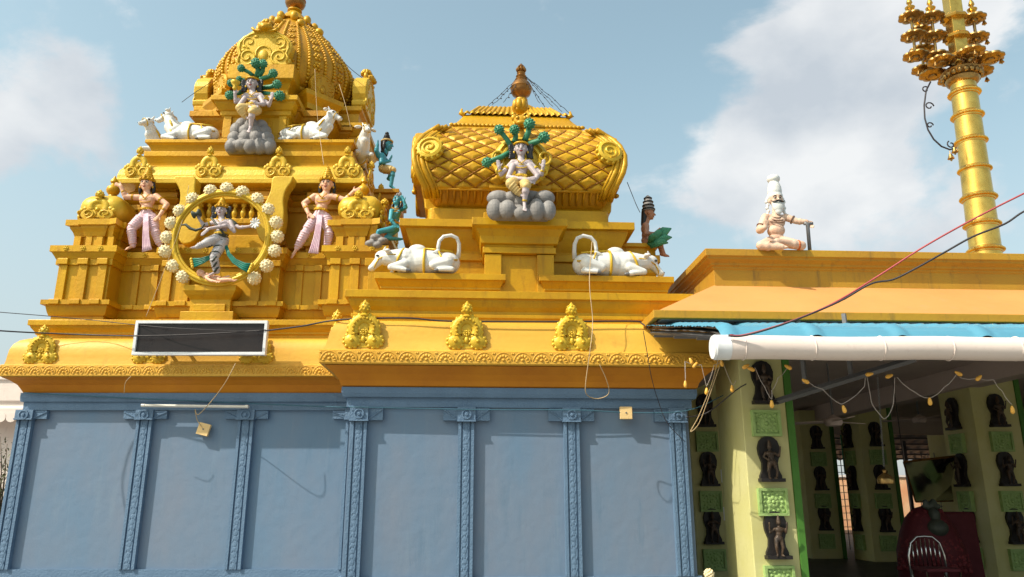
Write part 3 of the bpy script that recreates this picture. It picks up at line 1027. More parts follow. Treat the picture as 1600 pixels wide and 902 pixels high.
m.build('eave_lip', gold_eave, porch)
m = MB()
m.loft(PR0, [(.36, 3.62), (.34, 3.68), (.32, 3.76), (.30, 3.88), (.26, 3.98), (.20, 4.05), (.10, 4.09), (.04, 4.10)])
m.build('eave', gold_eave, porch, True, 30)
m = MB()
m.loft(PR0, [(.04, 4.08), (.04, 4.15), (.06, 4.16), (.06, 4.21), (.03, 4.22), (.03, 4.26), (.07, 4.32), (.10, 4.39), (.11, 4.43), (.15, 4.432), (.15, 4.545), (-.4, 4.548)])
m.build('roof_ledge', gold, porch, bevel=.007)
flower_band(porch, [((WX0 - .4, WY0 - .405, 3.515), (WX1 + .4, WY0 - .405, 3.515), (0, -1, 0)),
                    ((WX0 - .405, WY0 + 2, 3.515), (WX0 - .405, WY0 - .4, 3.515), (-1, 0, 0)),
                    ((WX1 + .405, WY0 - .4, 3.515), (WX1 + .405, WY0 + 2, 3.515), (1, 0, 0))], .16, .262)
for i, px in enumerate((567, 729, 894)):
    put_horseshoe(porch, (plx(px, 545, 10.55 + .08 * i), WY0 - .36, 3.62), .58, 0, 'petal', hscale=.90)
put_horseshoe(porch, (WX0 - .36, WY0 + .55, 3.62), .58, -math.pi / 2, 'petal')
put_horseshoe(porch, (WX1 + .36, WY0 + 1.1, 3.62), .58, math.pi / 2, 'petal')

# platforms the front bulls lie on
def z_at(py, Y, px=813): return at(px, py, Y).z
xa0, xa1 = plx(583, 440, 11.1), plx(782, 440, 11.2)
xb0, xb1 = plx(840, 440, 11.25), plx(1043, 440, 11.4)
for x0, x1 in ((xa0, xa1), (xb0, xb1)):
    m = MB()
    m.loft(rect(x0 + .12, x1 - .02, WY0 + .26, WY0 + .9), [(.0, 4.546), (.0, 4.66), (.02, 4.67), (.02, 4.70), (.05, 4.76), (.07, 4.80), (.10, 4.802), (.10, 4.90), (-.1, 4.903)])
    m.build('bull_platform', gold, porch, bevel=.007)
# recessed neck wall with bays
hx = 1.62
NX = PCX
m = MB()
m.loft(rect(NX - hx, NX + hx, WY0 + .85, WY1 - .85), [(0.06, 4.5), (.06, 4.9), (.0, 4.92), (0, 5.30), (.05, 5.31), (.05, 5.42), (.02, 5.43), (.03, 5.47), (.08, 5.56), (.14, 5.68), (.17, 5.76), (.18, 5.80), (.27, 5.802), (.27, 5.93), (-.1, 5.935)])
m.build('neck', gold, porch, bevel=.007)
# centre bay
bx0, bx1 = plx(757, 420, 11.3), plx(866, 420, 11.3)
m = MB()
m.loft(rect(bx0 + .1, bx1 - .1, WY0 + .34, WY0 + 1.2), [(0, 4.548), (0, 5.26)])
m.box(bx0, bx0 + .26, WY0 + .26, WY0 + .5, 4.549, 5.25)
m.box(bx1 - .26, bx1, WY0 + .26, WY0 + .5, 4.549, 5.25)
m.loft(rect(bx0, bx1, WY0 + .27, WY0 + 1.2), [(0.03, 5.262), (.03, 5.36), (.0, 5.37), (.0, 5.40), (.06, 5.41), (.08, 5.52), (.14, 5.62), (.20, 5.66), (.20, 5.78), (0, 5.785)])
m.loft(rect(bx0 - .02, bx1 + .02, WY0 + .45, WY0 + 1.4), [(0, 5.78), (.0, 6.0), (-.02, 6.01)])
m.build('centre_bay', gold, porch, bevel=.008)
# block behind the seated figure
kx0, kx1 = plx(765, 285, 11.35), plx(863, 285, 11.35)
m = MB()
m.loft(rect(kx0 + .08, kx1 - .08, WY0 + .55, WY0 + 1.4), [(0, 6.0), (0, 6.28), (.02, 6.32), (.05, 6.40), (.08, 6.44), (.08, 6.60), (0, 6.605)])
m.build('throne_block', gold, porch, bevel=.01)

# barrel roof
rows = [(322, 11.70, 141), (312, 11.62, 143), (300, 11.52, 148), (293, 11.46, 152), (288, 11.40, 156), (275, 11.34, 160), (262, 11.31, 163), (248, 11.32, 165), (235, 11.37, 164), (222, 11.48, 158),
        (211, 11.63, 145), (203, 11.82, 127), (197, 12.0, 110)]
BY = 13.0
prof = []
for (y, Yf, hp) in rows:
    p = at(813, y, Yf)
    prof.append((p.z, Yf, hp * mpp(813, y, Yf)))
BXC = plx(813, 280, 11.4) + .0
ringN = []
m = MB()
def ring_loft(mb, rings, cap=True):
    n = len(rings[0]); vs_ = [p for r_ in rings for p in r_]; fs_ = []
    for k in range(len(rings) - 1):
        for i in range(n):
            j = (i + 1) % n
            fs_.append((k * n + i, k * n + j, (k + 1) * n + j, (k + 1) * n + i))
    if cap:
        fs_.append(tuple(reversed(range(n)))); fs_.append(tuple(range((len(rings) - 1) * n, len(rings) * n)))
    return mb.add(vs_, fs_)
def rrect(hx_, y0, y1, z, ex=.25, n=40, xc=None):
    xc = BXC if xc is None else xc
    yc = (y0 + y1) / 2; hy = (y1 - y0) / 2
    o_ = []
    for k in range(n):
        a = 2 * math.pi * (k + .5) / n
        c_, s_ = math.cos(a), math.sin(a)
        o_.append(Vector((xc + math.copysign(abs(c_) ** ex, c_) * hx_, yc + math.copysign(abs(s_) ** ex, s_) * hy, z)))
    return o_
def bar_at(z):
    for a_, b_ in zip(prof, prof[1:]):
        if a_[0] <= z <= b_[0]:
            t = (z - a_[0]) / (b_[0] - a_[0])
            return a_[1] + (b_[1] - a_[1]) * t, a_[2] + (b_[2] - a_[2]) * t
    return prof[-1][1:] if z > prof[-1][0] else prof[0][1:]
m.v = []
rings = []
for z, Yf, hx_ in prof:
    rings.append(rrect(hx_ - .03, Yf + .04, 2 * BY - Yf - .04, z, .12))
ring_loft(m, rings)
barrel = m.build('barrel_roof', gold_deep, porch, True, 60)
# base moulding slabs under it
m = MB()
zb = prof[0][0]
ring_loft(m, [rrect(1.50, 11.66, 14.3, 5.93, .08), rrect(1.50, 11.66, 14.3, zb - .03, .08), rrect(1.47, 11.70, 14.3, zb - .01, .08), rrect(1.44, 11.74, 14.3, zb + .03, .08)])
m.build('roof_base', gold, porch, bevel=.006)
# leaf moulding on the flared base
m = MB()
for k in range(26):
    x = BXC - 1.30 + 2.6 * k / 25
    m.tube([(x + (prof[0][2] - 1.38) * (k / 12.5 - 1), bar_at(prof[0][0] + t)[0] - .0, prof[0][0] + t) for t in (.05, .14, .22, .27)], [.01, .022, .026, .01], 6)
m.tube([(BXC - prof[3][2] + .05, prof[3][1] - .01, prof[3][0]), (BXC + prof[3][2] - .05, prof[3][1] - .01, prof[3][0])], .028, 8)
m.build('leaf_moulding', gold_deep, porch, True)
# quilted lattice on the front (and back) of the barrel
z_lo, z_hi = prof[4][0] - .02, prof[-1][0]
def quilt(u, v, want=False):
    z = z_lo + (z_hi - z_lo) * v
    Yf, hx_ = bar_at(z)
    # arc length along the bulge
    X = (u - .5) * 2 * (hx_ - .05)
    Xm = (u - .5) * 2 * 1.42
    s_ = v * 2.02
    a = (Xm / .33 + s_ / .33); b = (Xm / .33 - s_ / .33)
    fa = abs(a - round(a)); fb = abs(b - round(b))
    e = min(fa, fb)                     # 0 on a rib, .5 in the middle of a cushion
    h = -.006 if e < .05 else .026 * math.sin(math.pi / 2 * min(1, (e - .06) / .30))
    # surface normal roughly forwards and up
    z2 = min(z_hi, z + .05); z1 = max(z_lo, z - .05)
    dy = bar_at(z2)[0] - bar_at(z1)[0]; dz = z2 - z1
    ln = math.hypot(dy, dz)
    ny, nz_ = -dz / ln, dy / ln
    return Vector((BXC + X, Yf + ny * h, z + nz_ * h))
m = MB()
m.grid(quilt, 300, 150)
lat = m.build('lattice', gold, porch, True)
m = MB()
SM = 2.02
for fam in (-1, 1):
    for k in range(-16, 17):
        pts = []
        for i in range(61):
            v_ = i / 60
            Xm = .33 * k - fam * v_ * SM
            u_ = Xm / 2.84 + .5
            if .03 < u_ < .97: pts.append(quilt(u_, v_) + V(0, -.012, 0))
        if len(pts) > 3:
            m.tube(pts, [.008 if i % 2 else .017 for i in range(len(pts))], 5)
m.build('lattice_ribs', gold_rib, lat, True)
m = MB(); m.grid(lambda u, v: (lambda p: Vector((p.x, 2 * BY - p.y, p.z)))(quilt(u, v)), 120, 60)
m.build('lattice', gold_deep, porch, True)
# rosette discs and curved rib bands at both ends of the front
for sx in (-1, 1):
    q = MB()
    path = []
    for y, xx in ((196, 112), (204, 125), (212, 138), (222, 148), (235, 154), (250, 154), (262, 151), (275, 145), (290, 137), (308, 132)):
        Yf = None
        for r0, r1 in zip(rows, rows[1:]):
            if r1[0] <= y <= r0[0]:
                t = (r0[0] - y) / (r0[0] - r1[0]); Yf = r0[1] + (r1[1] - r0[1]) * t
        Yf = Yf or rows[0][1]
        path.append(Vector((BXC + sx * (xx * mpp(813, y, Yf)), Yf - .02, at(813, y, Yf).z)))
    for off, r_ in ((0, .045), (.07, .03), (.125, .05), (-.06, .025)):
        q.tube([p + Vector((sx * off, 0, 0)) for p in path], r_, 7)
    q.build('end_rib', gold, porch, True)
    q = MB()
    c = Vector((BXC + sx * 141 * mpp(813, 232, 11.36), 11.30, at(813, 231, 11.32).z))
    M3 = Matrix.Rotation(R(-14), 3, 'X') @ RZ(sx * R(10))
    q.lathe(c, [(0, -.06), (.20, -.06), (.22, -.04), (.20, .02), (.205, .05), (.16, .07), (.15, .045), (.0, .045)], 28, M3 @ Matrix.Rotation(R(90), 3, 'X'))
    spiral(q, c + M3 @ Vector((0, -.05, 0)), .12, M3, 1.3, .17, sx, .1)
    for k in range(14):
        a = 2 * math.pi * k / 14
        q.ell(c + M3 @ Vector((math.cos(a) * .205, -.0, math.sin(a) * .205)), (.035, .05, .035), M3, 7, 5)
    q.build('scroll_rosette', gold_lemon, porch, True, 50)
    # flared gable on the end wall
    ex = BXC + sx * (prof[1][2] - .02)
    q = MB()
    fp = [(0.0, -.05), (.08, .0), (.10, .25), (.14, .50), (.22, .72), (.27, .86), (.24, .98), (.12, .98), (-.02, .9), (-.2, .4), (-.2, -.05)]
    zb_ = prof[0][0]
    poly = [(u, v_) for u, v_ in fp]
    q.extrude(poly, lambda u, v_: Vector((ex + sx * u, BY - 1.25, zb_ + v_)), lambda u, v_: Vector((ex + sx * u, BY + 1.25, zb_ + v_)))
    for z_ in (.62, .74, .86):
        q.ell((ex + sx * (.14 + z_ * .13), BY - 1.22, zb_ + z_), (.06, .10, .06), None, 8, 6)
    q.build('end_gable', gold, porch, bevel=.02)
    gable(porch, (ex + sx * .22, BY, zb_ + .6), sx * math.pi / 2, 1.9, 1.3, gold, False, .2)
# upper mouldings, ridge cap of leaves
ztop = prof[-1][0]
m = MB()
hxt = 107 * mpp(813, 196, 12.0)
def RR(py, Y, hp): return rrect(hp * mpp(813, py, Y), Y, 2 * BY - Y, at(813, py, Y).z, .1)
rings = [RR(198, 11.97, 110), RR(195, 11.99, 109), RR(194.5, 12.03, 105), RR(189.5, 12.03, 104), RR(188.5, 12.12, 100), RR(184, 12.22, 93), RR(180, 12.30, 88), RR(176, 12.38, 84)]
ring_loft(m, rings)
for k in range(34):
    m.ell((BXC + hxt * .97 * (k / 16.5 - 1), 12.03, at(813, 192, 12.03).z), (.045, .03, .035), None, 7, 5)
m.build('ridge_moulding', gold, porch, True, 40)
m = MB()
hr_ = 83 * mpp(813, 178, 12.4)
zc0 = at(813, 178, 12.38).z; zc1 = at(813, 163, 12.78).z; zd = zc1 - zc0
def cap_pt(u, v):
    """sloping leaf-carved cap: u -1..1 along the ridge, v 0 bottom..1 top"""
    hx_ = hr_ * (1.0 - .27 * v)
    y_ = 12.38 + .40 * v
    z_ = zc0 + zd * v
    ph = u * 9
    leaf = .045 * abs(math.sin(ph * math.pi)) * (1 - .5 * v)
    curl = .05 * math.exp(-((v - .06) / .07) ** 2)
    return Vector((BXC + u * hx_, y_ - leaf - curl, z_ + curl * .6 + leaf * .4))
m.grid(lambda u, v: cap_pt(u * 2 - 1, v), 160, 16)
ring_loft(m, [rrect(hr_ * .97, 12.42, 13.58, zc0 - .03, .12), rrect(hr_ * .95, 12.42, 13.58, zc0 + .03, .12), rrect(hr_ * .72, 12.80, 13.20, zc1 - .005, .15), rrect(hr_ * .68, 12.88, 13.12, zc1 + .01, .2)])
for sx in (-1, 1):
    m.tube([(BXC + sx * hr_ * .97, 12.4, zc0 + .02), (BXC + sx * hr_ * 1.05, 12.4, zc0 + .06), (BXC + sx * hr_ * 1.03, 12.4, zc0 + .15)], [.05, .045, .015], 8)
m.build('ridge_leaves', gold, porch, True)
FX = plx(815, 128, 13.0)
zf = at(815, 150, 13.0).z
m = MB()
m.lathe((FX, BY, zc1 - .05), [(.34, 0), (.30, .08), (.22, .14), (.14, .18), (.12, max(.2, zf - zc1 + .04))], 20)
m.build('finial_base', gold, porch, True, 40)
m = MB()
u_ = mpp(815, 128, 13.0)
m.lathe((FX, BY, zf - 1 * u_), [(10 * u_, 0), (7 * u_, 2 * u_), (8 * u_, 5 * u_), (14 * u_, 9 * u_), (16.5 * u_, 15 * u_), (16.8 * u_, 19 * u_), (17.5 * u_, 20 * u_), (16.5 * u_, 22 * u_), (14 * u_, 28 * u_), (9 * u_, 33 * u_)], 28)
m.build('finial_pot', copper, porch, True, 50)
m = MB()
m.lathe((FX, BY, zf + 31 * u_), [(9 * u_, 0), (10 * u_, 3 * u_), (7 * u_, 6 * u_), (8.5 * u_, 9 * u_), (6 * u_, 12 * u_), (7 * u_, 15 * u_), (4 * u_, 18 * u_), (6.5 * u_, 21 * u_), (3 * u_, 24 * u_), (5 * u_, 27 * u_), (1 * u_, 32 * u_)], 20)
for k in range(8):
    a = math.pi * k / 4
    m.ell((FX + 6 * u_ * math.cos(a), BY + 6 * u_ * math.sin(a), zf + 52 * u_), (.03, .03, .05), None, 6, 4)
m.build('finial_spike', wire_dark if False else copper, porch, True, 50)
# centre gable ring and lion crest behind the seated figure
GC = Vector((plx(815, 245, 11.28), 11.22, at(815, 250, 11.28).z))
m = MB()
m.lathe(GC, [(0, -.05), (.44, -.05), (.46, 0), (.42, .06), (.38, .07), (.36, .03), (.0, .03)], 40, Matrix.Rotation(R(90 - 6), 3, 'X'))
m.tube([GC + Vector((math.cos(a) * .30, -.05, math.sin(a) * .30)) for a in [2 * math.pi * k / 30 for k in range(30)]], .03, 6, True)
for sx in (-1, 1):
    spiral(m, GC + Vector((sx * .36, -.07, .05)), .13, I3, 1.2, .2, sx, .1)
    spiral(m, GC + Vector((sx * .34, -.07, -.22)), .12, I3, 1.2, .2, -sx, .1)
m.build('centre_gable', gold_lemon, porch, True, 50)
m = MB()
c = Vector((plx(815, 182, 11.6), 11.62, at(815, 186, 11.62).z)); u_ = mpp(815, 186, 11.6)
m.ell(c, (13 * u_, 12 * u_, 12 * u_)); m.ell(c + V(0, -.1, -6 * u_), (9 * u_, 6 * u_, 5 * u_))
for sx in (-1, 1):
    m.ell(c + V(sx * 6 * u_, -.10, 3 * u_), 3.5 * u_, None, 8, 6)
    m.tube([c + V(sx * a_ * u_, -.1, b_ * u_) for a_, b_ in ((2, -10), (7, -13), (11, -9), (12, -4))], 2.2 * u_, 6)
    m.ell(c + V(sx * 11 * u_, 0, 8 * u_), (5 * u_, 4 * u_, 6 * u_))
m.ell(c + V(0, 0, -22 * u_), (7 * u_, 6 * u_, 12 * u_))
c2 = Vector((c.x, 11.9, at(815, 162, 11.9).z))
for k in range(7):
    a = 2 * math.pi * k / 7
    m.ell(c2 + V(math.cos(a) * 8 * u_, math.sin(a) * 8 * u_, 2 * u_), (6 * u_, 6 * u_, 10 * u_), None, 9, 6)
m.ell(c2 + V(0, 0, 10 * u_), (6 * u_, 6 * u_, 6 * u_)); m.ell(c2 + V(0, 0, -6 * u_), (10 * u_, 10 * u_, 5 * u_))
m.build('lion_crest', gold, porch, True)
# thin wires tied from the finial to the roof
m = MB()
def wirepts(a, b, sag, n=14, wob=0):
    a = Vector(a); b = Vector(b)
    return [a.lerp(b, k / n) + Vector((random.uniform(-wob, wob), random.uniform(-wob, wob), -sag * 4 * (k / n) * (1 - k / n) + random.uniform(-wob, wob))) for k in range(n + 1)]
tw = MB()
top_w = Vector((FX, BY, zf + 46 * mpp(815, 128, 13.0)))
for dx, dy in ((-.75, -.2), (-.55, -.4), (.55, -.4), (.75, -.2), (1.0, 0), (.65, .2), (-.35, -.5), (.3, -.5)):
    p = wirepts(top_w, (FX + dx, BY + dy, zc1 - .05), -.02 if dx > 0 else .05, 16, .012)
    tw.tube(p, .0055, 4)
    for q in p[4:14:2]:
        tw.ell(q + V(.01, 0, -.01), (.016, .012, .012), None, 5, 4)
tw.build('finial_wires', wire_dark, porch)
# block under the kneeling figure
bp = pi_(at(612, 385, 12.3))
m = MB(); m.loft(rect(bp.x - .34, bp.x + .30, 12.05, 12.8), [(0, 4.5), (0, 5.2), (.05, 5.3), (.05, 5.42), (0, 5.43)])
m.build('side_block', gold, porch, bevel=.008)
m = MB(); zs_ = at(1008, 380, 12.6).z - .06; q_ = pi_(at(1008, 380, 12.6)); m.loft(rect(BXC + 1.4, q_.x + .16, 12.2, 13.4), [(-.1, 4.9), (-.05, 5.2), (0, 5.3), (0, 5.45), (.04, 5.47), (.04, 5.60), (0, 5.61), (-.02, 5.62), (-.02, zs_ - .08), (.03, zs_ - .07), (.03, zs_)])
m.build('side_block', gold, porch, bevel=.008)

# ------------------------------------------------------------------ pillared hall on the right
HP = Vector((2.9, 10.3, 0))
hf, hi_ = rot_of(HP)
hall = thing('pillared_hall', 'open pillared hall with peach sloping roof edge and ochre parapet', 'hall', HP, rz=YAW)
m = MB()
hp0 = hi_(at(1117, 445, 11.2)); px0 = hp0.x
m.loft(rect(px0, 26, 11.2, 30), [(.0, 4.60), (.0, 4.98), (.02, 5.0), (.02, 5.02), (.05, 5.04), (.06, 5.07), (.12, 5.12), (.13, 5.15), (.155, 5.16), (.155, 5.27), (-.3, 5.275)])
m.build('parapet', ochre, hall, bevel=.008)
# sloping roof apron
tl = hi_(at(1117, 445, 11.2)); bl = hi_(at(1022, 489, 10.35))
zt_, zb_ = tl.z, bl.z
m = MB()
xL0, xL1 = bl.x, tl.x
vs_ = [(xL0, 10.35, zb_), (26, 10.35, zb_), (26, 11.22, zt_), (xL1, 11.22, zt_), (xL0, 30, zb_), (xL1, 30, zt_),
       (xL0, 10.35, zb_ - .02), (26, 10.35, zb_ - .02), (26, 11.22, zt_ - .12), (xL1 + .1, 11.22, zt_ - .12), (xL0, 30, zb_ - .02), (xL1 + .1, 30, zt_ - .12)]
m.add(vs_, [(0, 1, 2, 3), (4, 0, 3, 5), (7, 6, 9, 8), (6, 10, 11, 9), (0, 6, 7, 1), (4, 10, 6, 0)])
m.build('roof_apron', peach, hall)
m = MB()
m.box(xL0 - .04, 26, 10.28, 10.36, zb_ - .10, zb_ + .015)
m.box(xL0 - .04, xL0 + .04, 10.361, 30, zb_ - .10, zb_ + .012)
m.build('drip_edge', ochre, hall, bevel=.01)
m = MB()
m.box(xL0 + .1, 26, 10.40, 24, zb_ - .09, zb_ - .03)
m.build('roof_slab', ceiling_m, hall)
# ceiling beams running back and across
for bx_ in (3.35, 8.6, 14.5):
    m = MB(); m.box(bx_, bx_ + .35, 10.8, 23, 3.62, zb_ - .091)
    m.build('beam', ceiling_m, hall, bevel=.01)
for by_ in (23.0,):
    m = MB(); m.box(px0 + .1, 26, by_, by_ + .3, 3.5, zb_ - .091)
    m.build('beam', ceiling_m, hall, bevel=.01)
m = MB(); m.box(px0 - .1, 30, 9.6, 40, 0.004, .15)
m.build('plinth', paint('dark_granite', (.07, .065, .06), .5, 0, None, 3, .1, 20), hall, bevel=.02)
m = MB(); m.box(13.8, 14.1, 10.4, 24, .155, 3.9); m.build('unseen_shade_wall', col_cream, hall)  # unseen wall added beyond the frame to block side light and darken the hall


# small dark sculptures: arched slab with a figure in relief; carved green plaques
def sculpture_meshes():
    outp = []
    for var in range(3):
        rnd = random.Random(var)
        s_ = MB()
        poly = [(-.17, 0), (.17, 0), (.17, .06), (.13, .14), (.12, .24), (.165, .36), (.175, .46), (.14, .56), (.08, .61), (0, .63)]
        poly = poly + [(-u, v_) for u, v_ in reversed(poly[2:-1])]
        s_.extrude(poly, lambda u, v_: Vector((u, -.06, v_)), lambda u, v_: Vector((u, .03, v_)))
        s_.box(-.19, .19, -.13, .03, -.03, .02)
        b = MB()
        y = -.12
        lean = (.02, -.02, 0)[var]
        b.ell((lean, y, .47), (.036, .04, .045)); b.cap((lean, y, .50), .035, (lean, y, .57), .012)
        b.cap((lean, y, .43), .018, (lean, y, .40), .02)
        b.ell((lean, y, .37), (.07, .04, .045)); b.ell((lean * .5, y, .31), (.048, .036, .05)); b.ell((0, y, .25), (.065, .045, .05))
        kn = (.05, .07, .06)[var]
        for sx in (-1, 1):
            b.cap((sx * .035, y, .24), .036, (sx * kn, y - .02, .13), .026); b.cap((sx * kn, y - .02, .13), .024, (sx * (.03 if var != 1 else .055), y, .02), .016)
            b.cap((sx * .03, y, .02), .017, (sx * .055, y - .03, .015), .014)
            e = Vector((sx * .125, y, .33)); h = Vector((sx * .135, y - .03, .44)) if (var + sx) % 3 else Vector((sx * .06, y - .04, .27))
            b.cap((lean + sx * .065, y, .385), .02, e, .017); b.cap(e, .016, h, .013); b.ell(h + V(0, 0, .02), (.018, .014, .022))
        outp.append((s_, b))
    return outp
SCULPT = []
for s_, b in sculpture_meshes():
    me1 = s_.mesh('sculpture')
    b2 = fuse(b, .011, 1); b2.name = 'relief_figure'
    me1.materials.append(niche_black); b2.materials.append(statue_stone)
    SCULPT.append((me1, b2))
def plaque_mesh():
    q = MB()
    q.box(-.20, .20, -.045, .02, 0, .36)
    for x0, x1, z0, z1 in ((-.20, .20, .325, .36), (-.20, .20, 0, .035), (-.20, -.165, .036, .324), (.165, .20, .036, .324)):
        q.box(x0, x1, -.075, -.044, z0, z1)
    rosette(q, (0, -.045, .18), .085, I3, 8, .25)
    for k in range(12):
        a = 2 * math.pi * k / 12
        q.ell((math.cos(a) * .125, -.045, .18 + math.sin(a) * .115), (.025, .02, .022), None, 7, 4)
    for sx in (-1, 1):
        for sz in (-1, 1):
            q.ell((sx * .13, -.045, .18 + sz * .11), (.03, .02, .025), None, 7, 4)
    me = q.mesh('plaque', None, True, 35); me.materials.append(plaque_green)
    return me
PLQ = plaque_mesh()
SZ = [at(1200, py, 10.8).z for py in (870, 750, 629, 512)]   # foot height of the sculptures
PZ = [z - .47 for z in SZ]
def column(x0, x1, y0, y1, z0=.15, z1=3.9, side=True, label=None, var0=0, trim=True):
    q = MB(); q.box(x0, x1, y0, y1, z0, z1)
    c = q.build('column', col_cream, hall, bevel=.012, label=label)
    if trim:
        t = MB()
        t.box(x1, x1 + .10, y0 - .02, y0 + .16, z0, z1)
        t.build('green_trim', col_green, c, bevel=.006)
    xc = (x0 + x1) / 2
    for i, z in enumerate(SZ[:3] + [SZ[2] + (SZ[2] - SZ[1])]):
        if z + .6 > z1 + .1: continue
        s_, f_ = SCULPT[(i + var0) % 3]
        for (pos, rz) in (((xc, y0, z), 0),) + ((((x0, y0 + .55, z), -math.pi / 2),) if side else ()):
            o = bpy.data.objects.new('sculpture', s_); COL.objects.link(o); o.parent = c
            o.location = Vector(pos) - ORG[hall.name]; o.rotation_euler = (0, 0, rz); o.scale = (.88, 1, .93)
            k = bpy.data.objects.new('relief_figure', f_); COL.objects.link(k); k.parent = o
    for i, z in enumerate(PZ):
        if z + .4 > z1: continue
        for (pos, rz) in (((xc, y0, z), 0),) + ((((x0, y0 + .55, z), -math.pi / 2),) if side else ()):
            o = bpy.data.objects.new('plaque', PLQ); COL.objects.link(o); o.parent = c
            o.location = Vector(pos) - ORG[hall.name]; o.rotation_euler = (0, 0, rz)
    return c
def col_px(pl, pr, py, Y, depth=1.0, **k):
    a = hi_(at(pl, py, Y)); b = hi_(at(pr, py, Y))
    return column(a.x, b.x, a.y, a.y + depth, **k)
col_px(1168, 1240, 750, 10.8, 1.1, side=False)
col_px(1082, 1134, 750, 14.3, 1.0, side=False, var0=1)
col_px(1537, 1612, 750, 14.3, 1.0, var0=2)
col_px(1258, 1306, 750, 20.6, 1.0, var0=1)
col_px(1352, 1400, 750, 19.6, 1.0, var0=0)
col_px(1650, 1705, 750, 19.6, 1.0, var0=0)
col_px(1100, 1140, 750, 20.0, 1.0, side=False, var0=2)
a = hi_(at(1168, 750, 10.8))
column(a.x + 5.6, a.x + 6.3, 10.95, 12.05, var0=1)
# steel bracing below the awning
m = MB()
p0 = hi_(at(1212, 628, 10.75)); p1 = hi_(at(1430, 560, 9.3))
m.tube([p0, p1], .045, 4)
for (pxa, pya, Y) in ((1258, 600, 10.4), (1330, 590, 10.0)):
    q0 = hi_(at(pxa, pya, Y)); m.tube([q0, (q0.x, q0.y, 4.0)], .035, 4)
m.build('brace', steel, hall)

# sheet metal roof beyond the hall and its posts
shed = thing('metal_shed_roof', 'grey corrugated shed roof seen between the hall columns', 'roof', (12, 27, 0))
m = MB()
def corr(u, v):
    x = 3 + u * 30
    return Vector((x, 24.5 + v * 13, 4.5 - v * 1.05 + .05 * math.sin(x * 2 * math.pi / .45)))
m.grid(corr, 560, 2)
m.build('roof_sheet', sheet_m, shed)
m = MB()
for k in range(9):
    y = 24.6 + k * 1.5
    m.box(3, 33, y, y + .06, 4.37 - k * 1.5 * .081, 4.44 - k * 1.5 * .081)
m.build('purlin', steel, shed)
for x in (4.5, 10.2, 15.5, 21):
    m = MB(); m.box(x, x + .12, 31, 31.12, 0.004, 3.85); m.build('post', steel, shed)

bw = thing('salmon_compound_wall', 'sunlit salmon wall seen through the gap behind the hall', 'wall', (14, 40, 0))
m = MB(); m.box(4, 34, 40, 40.3, 0.004, 2.7); m.build('wall_face', salmon, bw)
m = MB(); m.box(3.9, 34.1, 39.93, 40.37, 2.7, 2.8); m.build('coping', house_white, bw)
q = at(1336, 720, 30)
m = MB(); m.box(q.x - .45, q.x + .35, 30, 30.03, q.z - .5, q.z + 1.0)
single(m, 'shade_net', green_mesh, 'green shade net hung in the bright slot between hall columns', 'net')
# steel window grille in the far opening
m = MB()
gx = at(1335, 780, 24.2); 
for k in range(7): m.box(gx.x - .5 + k * .2, gx.x - .48 + k * .2, 24.2, 24.22, .16, 3.0)
for k in range(12): m.box(gx.x - .5, gx.x + .72, 24.222, 24.24, .6 + k * .2, .62 + k * .2)
single(m, 'window_grille', steel, 'dark steel grille in the bright slot between hall columns', 'grille')
m = MB()
gx = at(1500, 780, 24.2)
for k in range(14): m.box(gx.x - 1.2 + k * .2, gx.x - 1.18 + k * .2, 24.2, 24.22, .16, 3.0)
for k in range(12): m.box(gx.x - 1.2, gx.x + 1.42, 24.222, 24.24, .6 + k * .2, .62 + k * .2)
single(m, 'window_grille', steel, 'wide steel grille behind the tilted mirror in the hall', 'grille')
bwall = thing('hall_back_wall', 'dim lower wall closing the back of the hall', 'wall', (10, 24.5, 0))
m = MB(); g0 = at(1345, 780, 24.3).x; g1 = at(1462, 780, 24.3).x; g2 = at(1535, 780, 24.3).x
a0 = at(1308, 780, 24.3).x
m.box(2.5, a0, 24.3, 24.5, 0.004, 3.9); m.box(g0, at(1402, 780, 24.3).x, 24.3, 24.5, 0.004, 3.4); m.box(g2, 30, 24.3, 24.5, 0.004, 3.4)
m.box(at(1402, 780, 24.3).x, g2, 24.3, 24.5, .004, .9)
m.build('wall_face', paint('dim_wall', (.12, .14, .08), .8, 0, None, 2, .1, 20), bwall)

# ------------------------------------------------------------------ painted statues
def ringpts(c, axis, r, n=18, sx=1.0):
    axis = Vector(axis).normalized()
    q = axis.to_track_quat('Z', 'Y').to_matrix()
    return [Vector(c) + q @ Vector((math.cos(2 * math.pi * k / n) * r * sx, math.sin(2 * math.pi * k / n) * r, 0)) for k in range(n)]

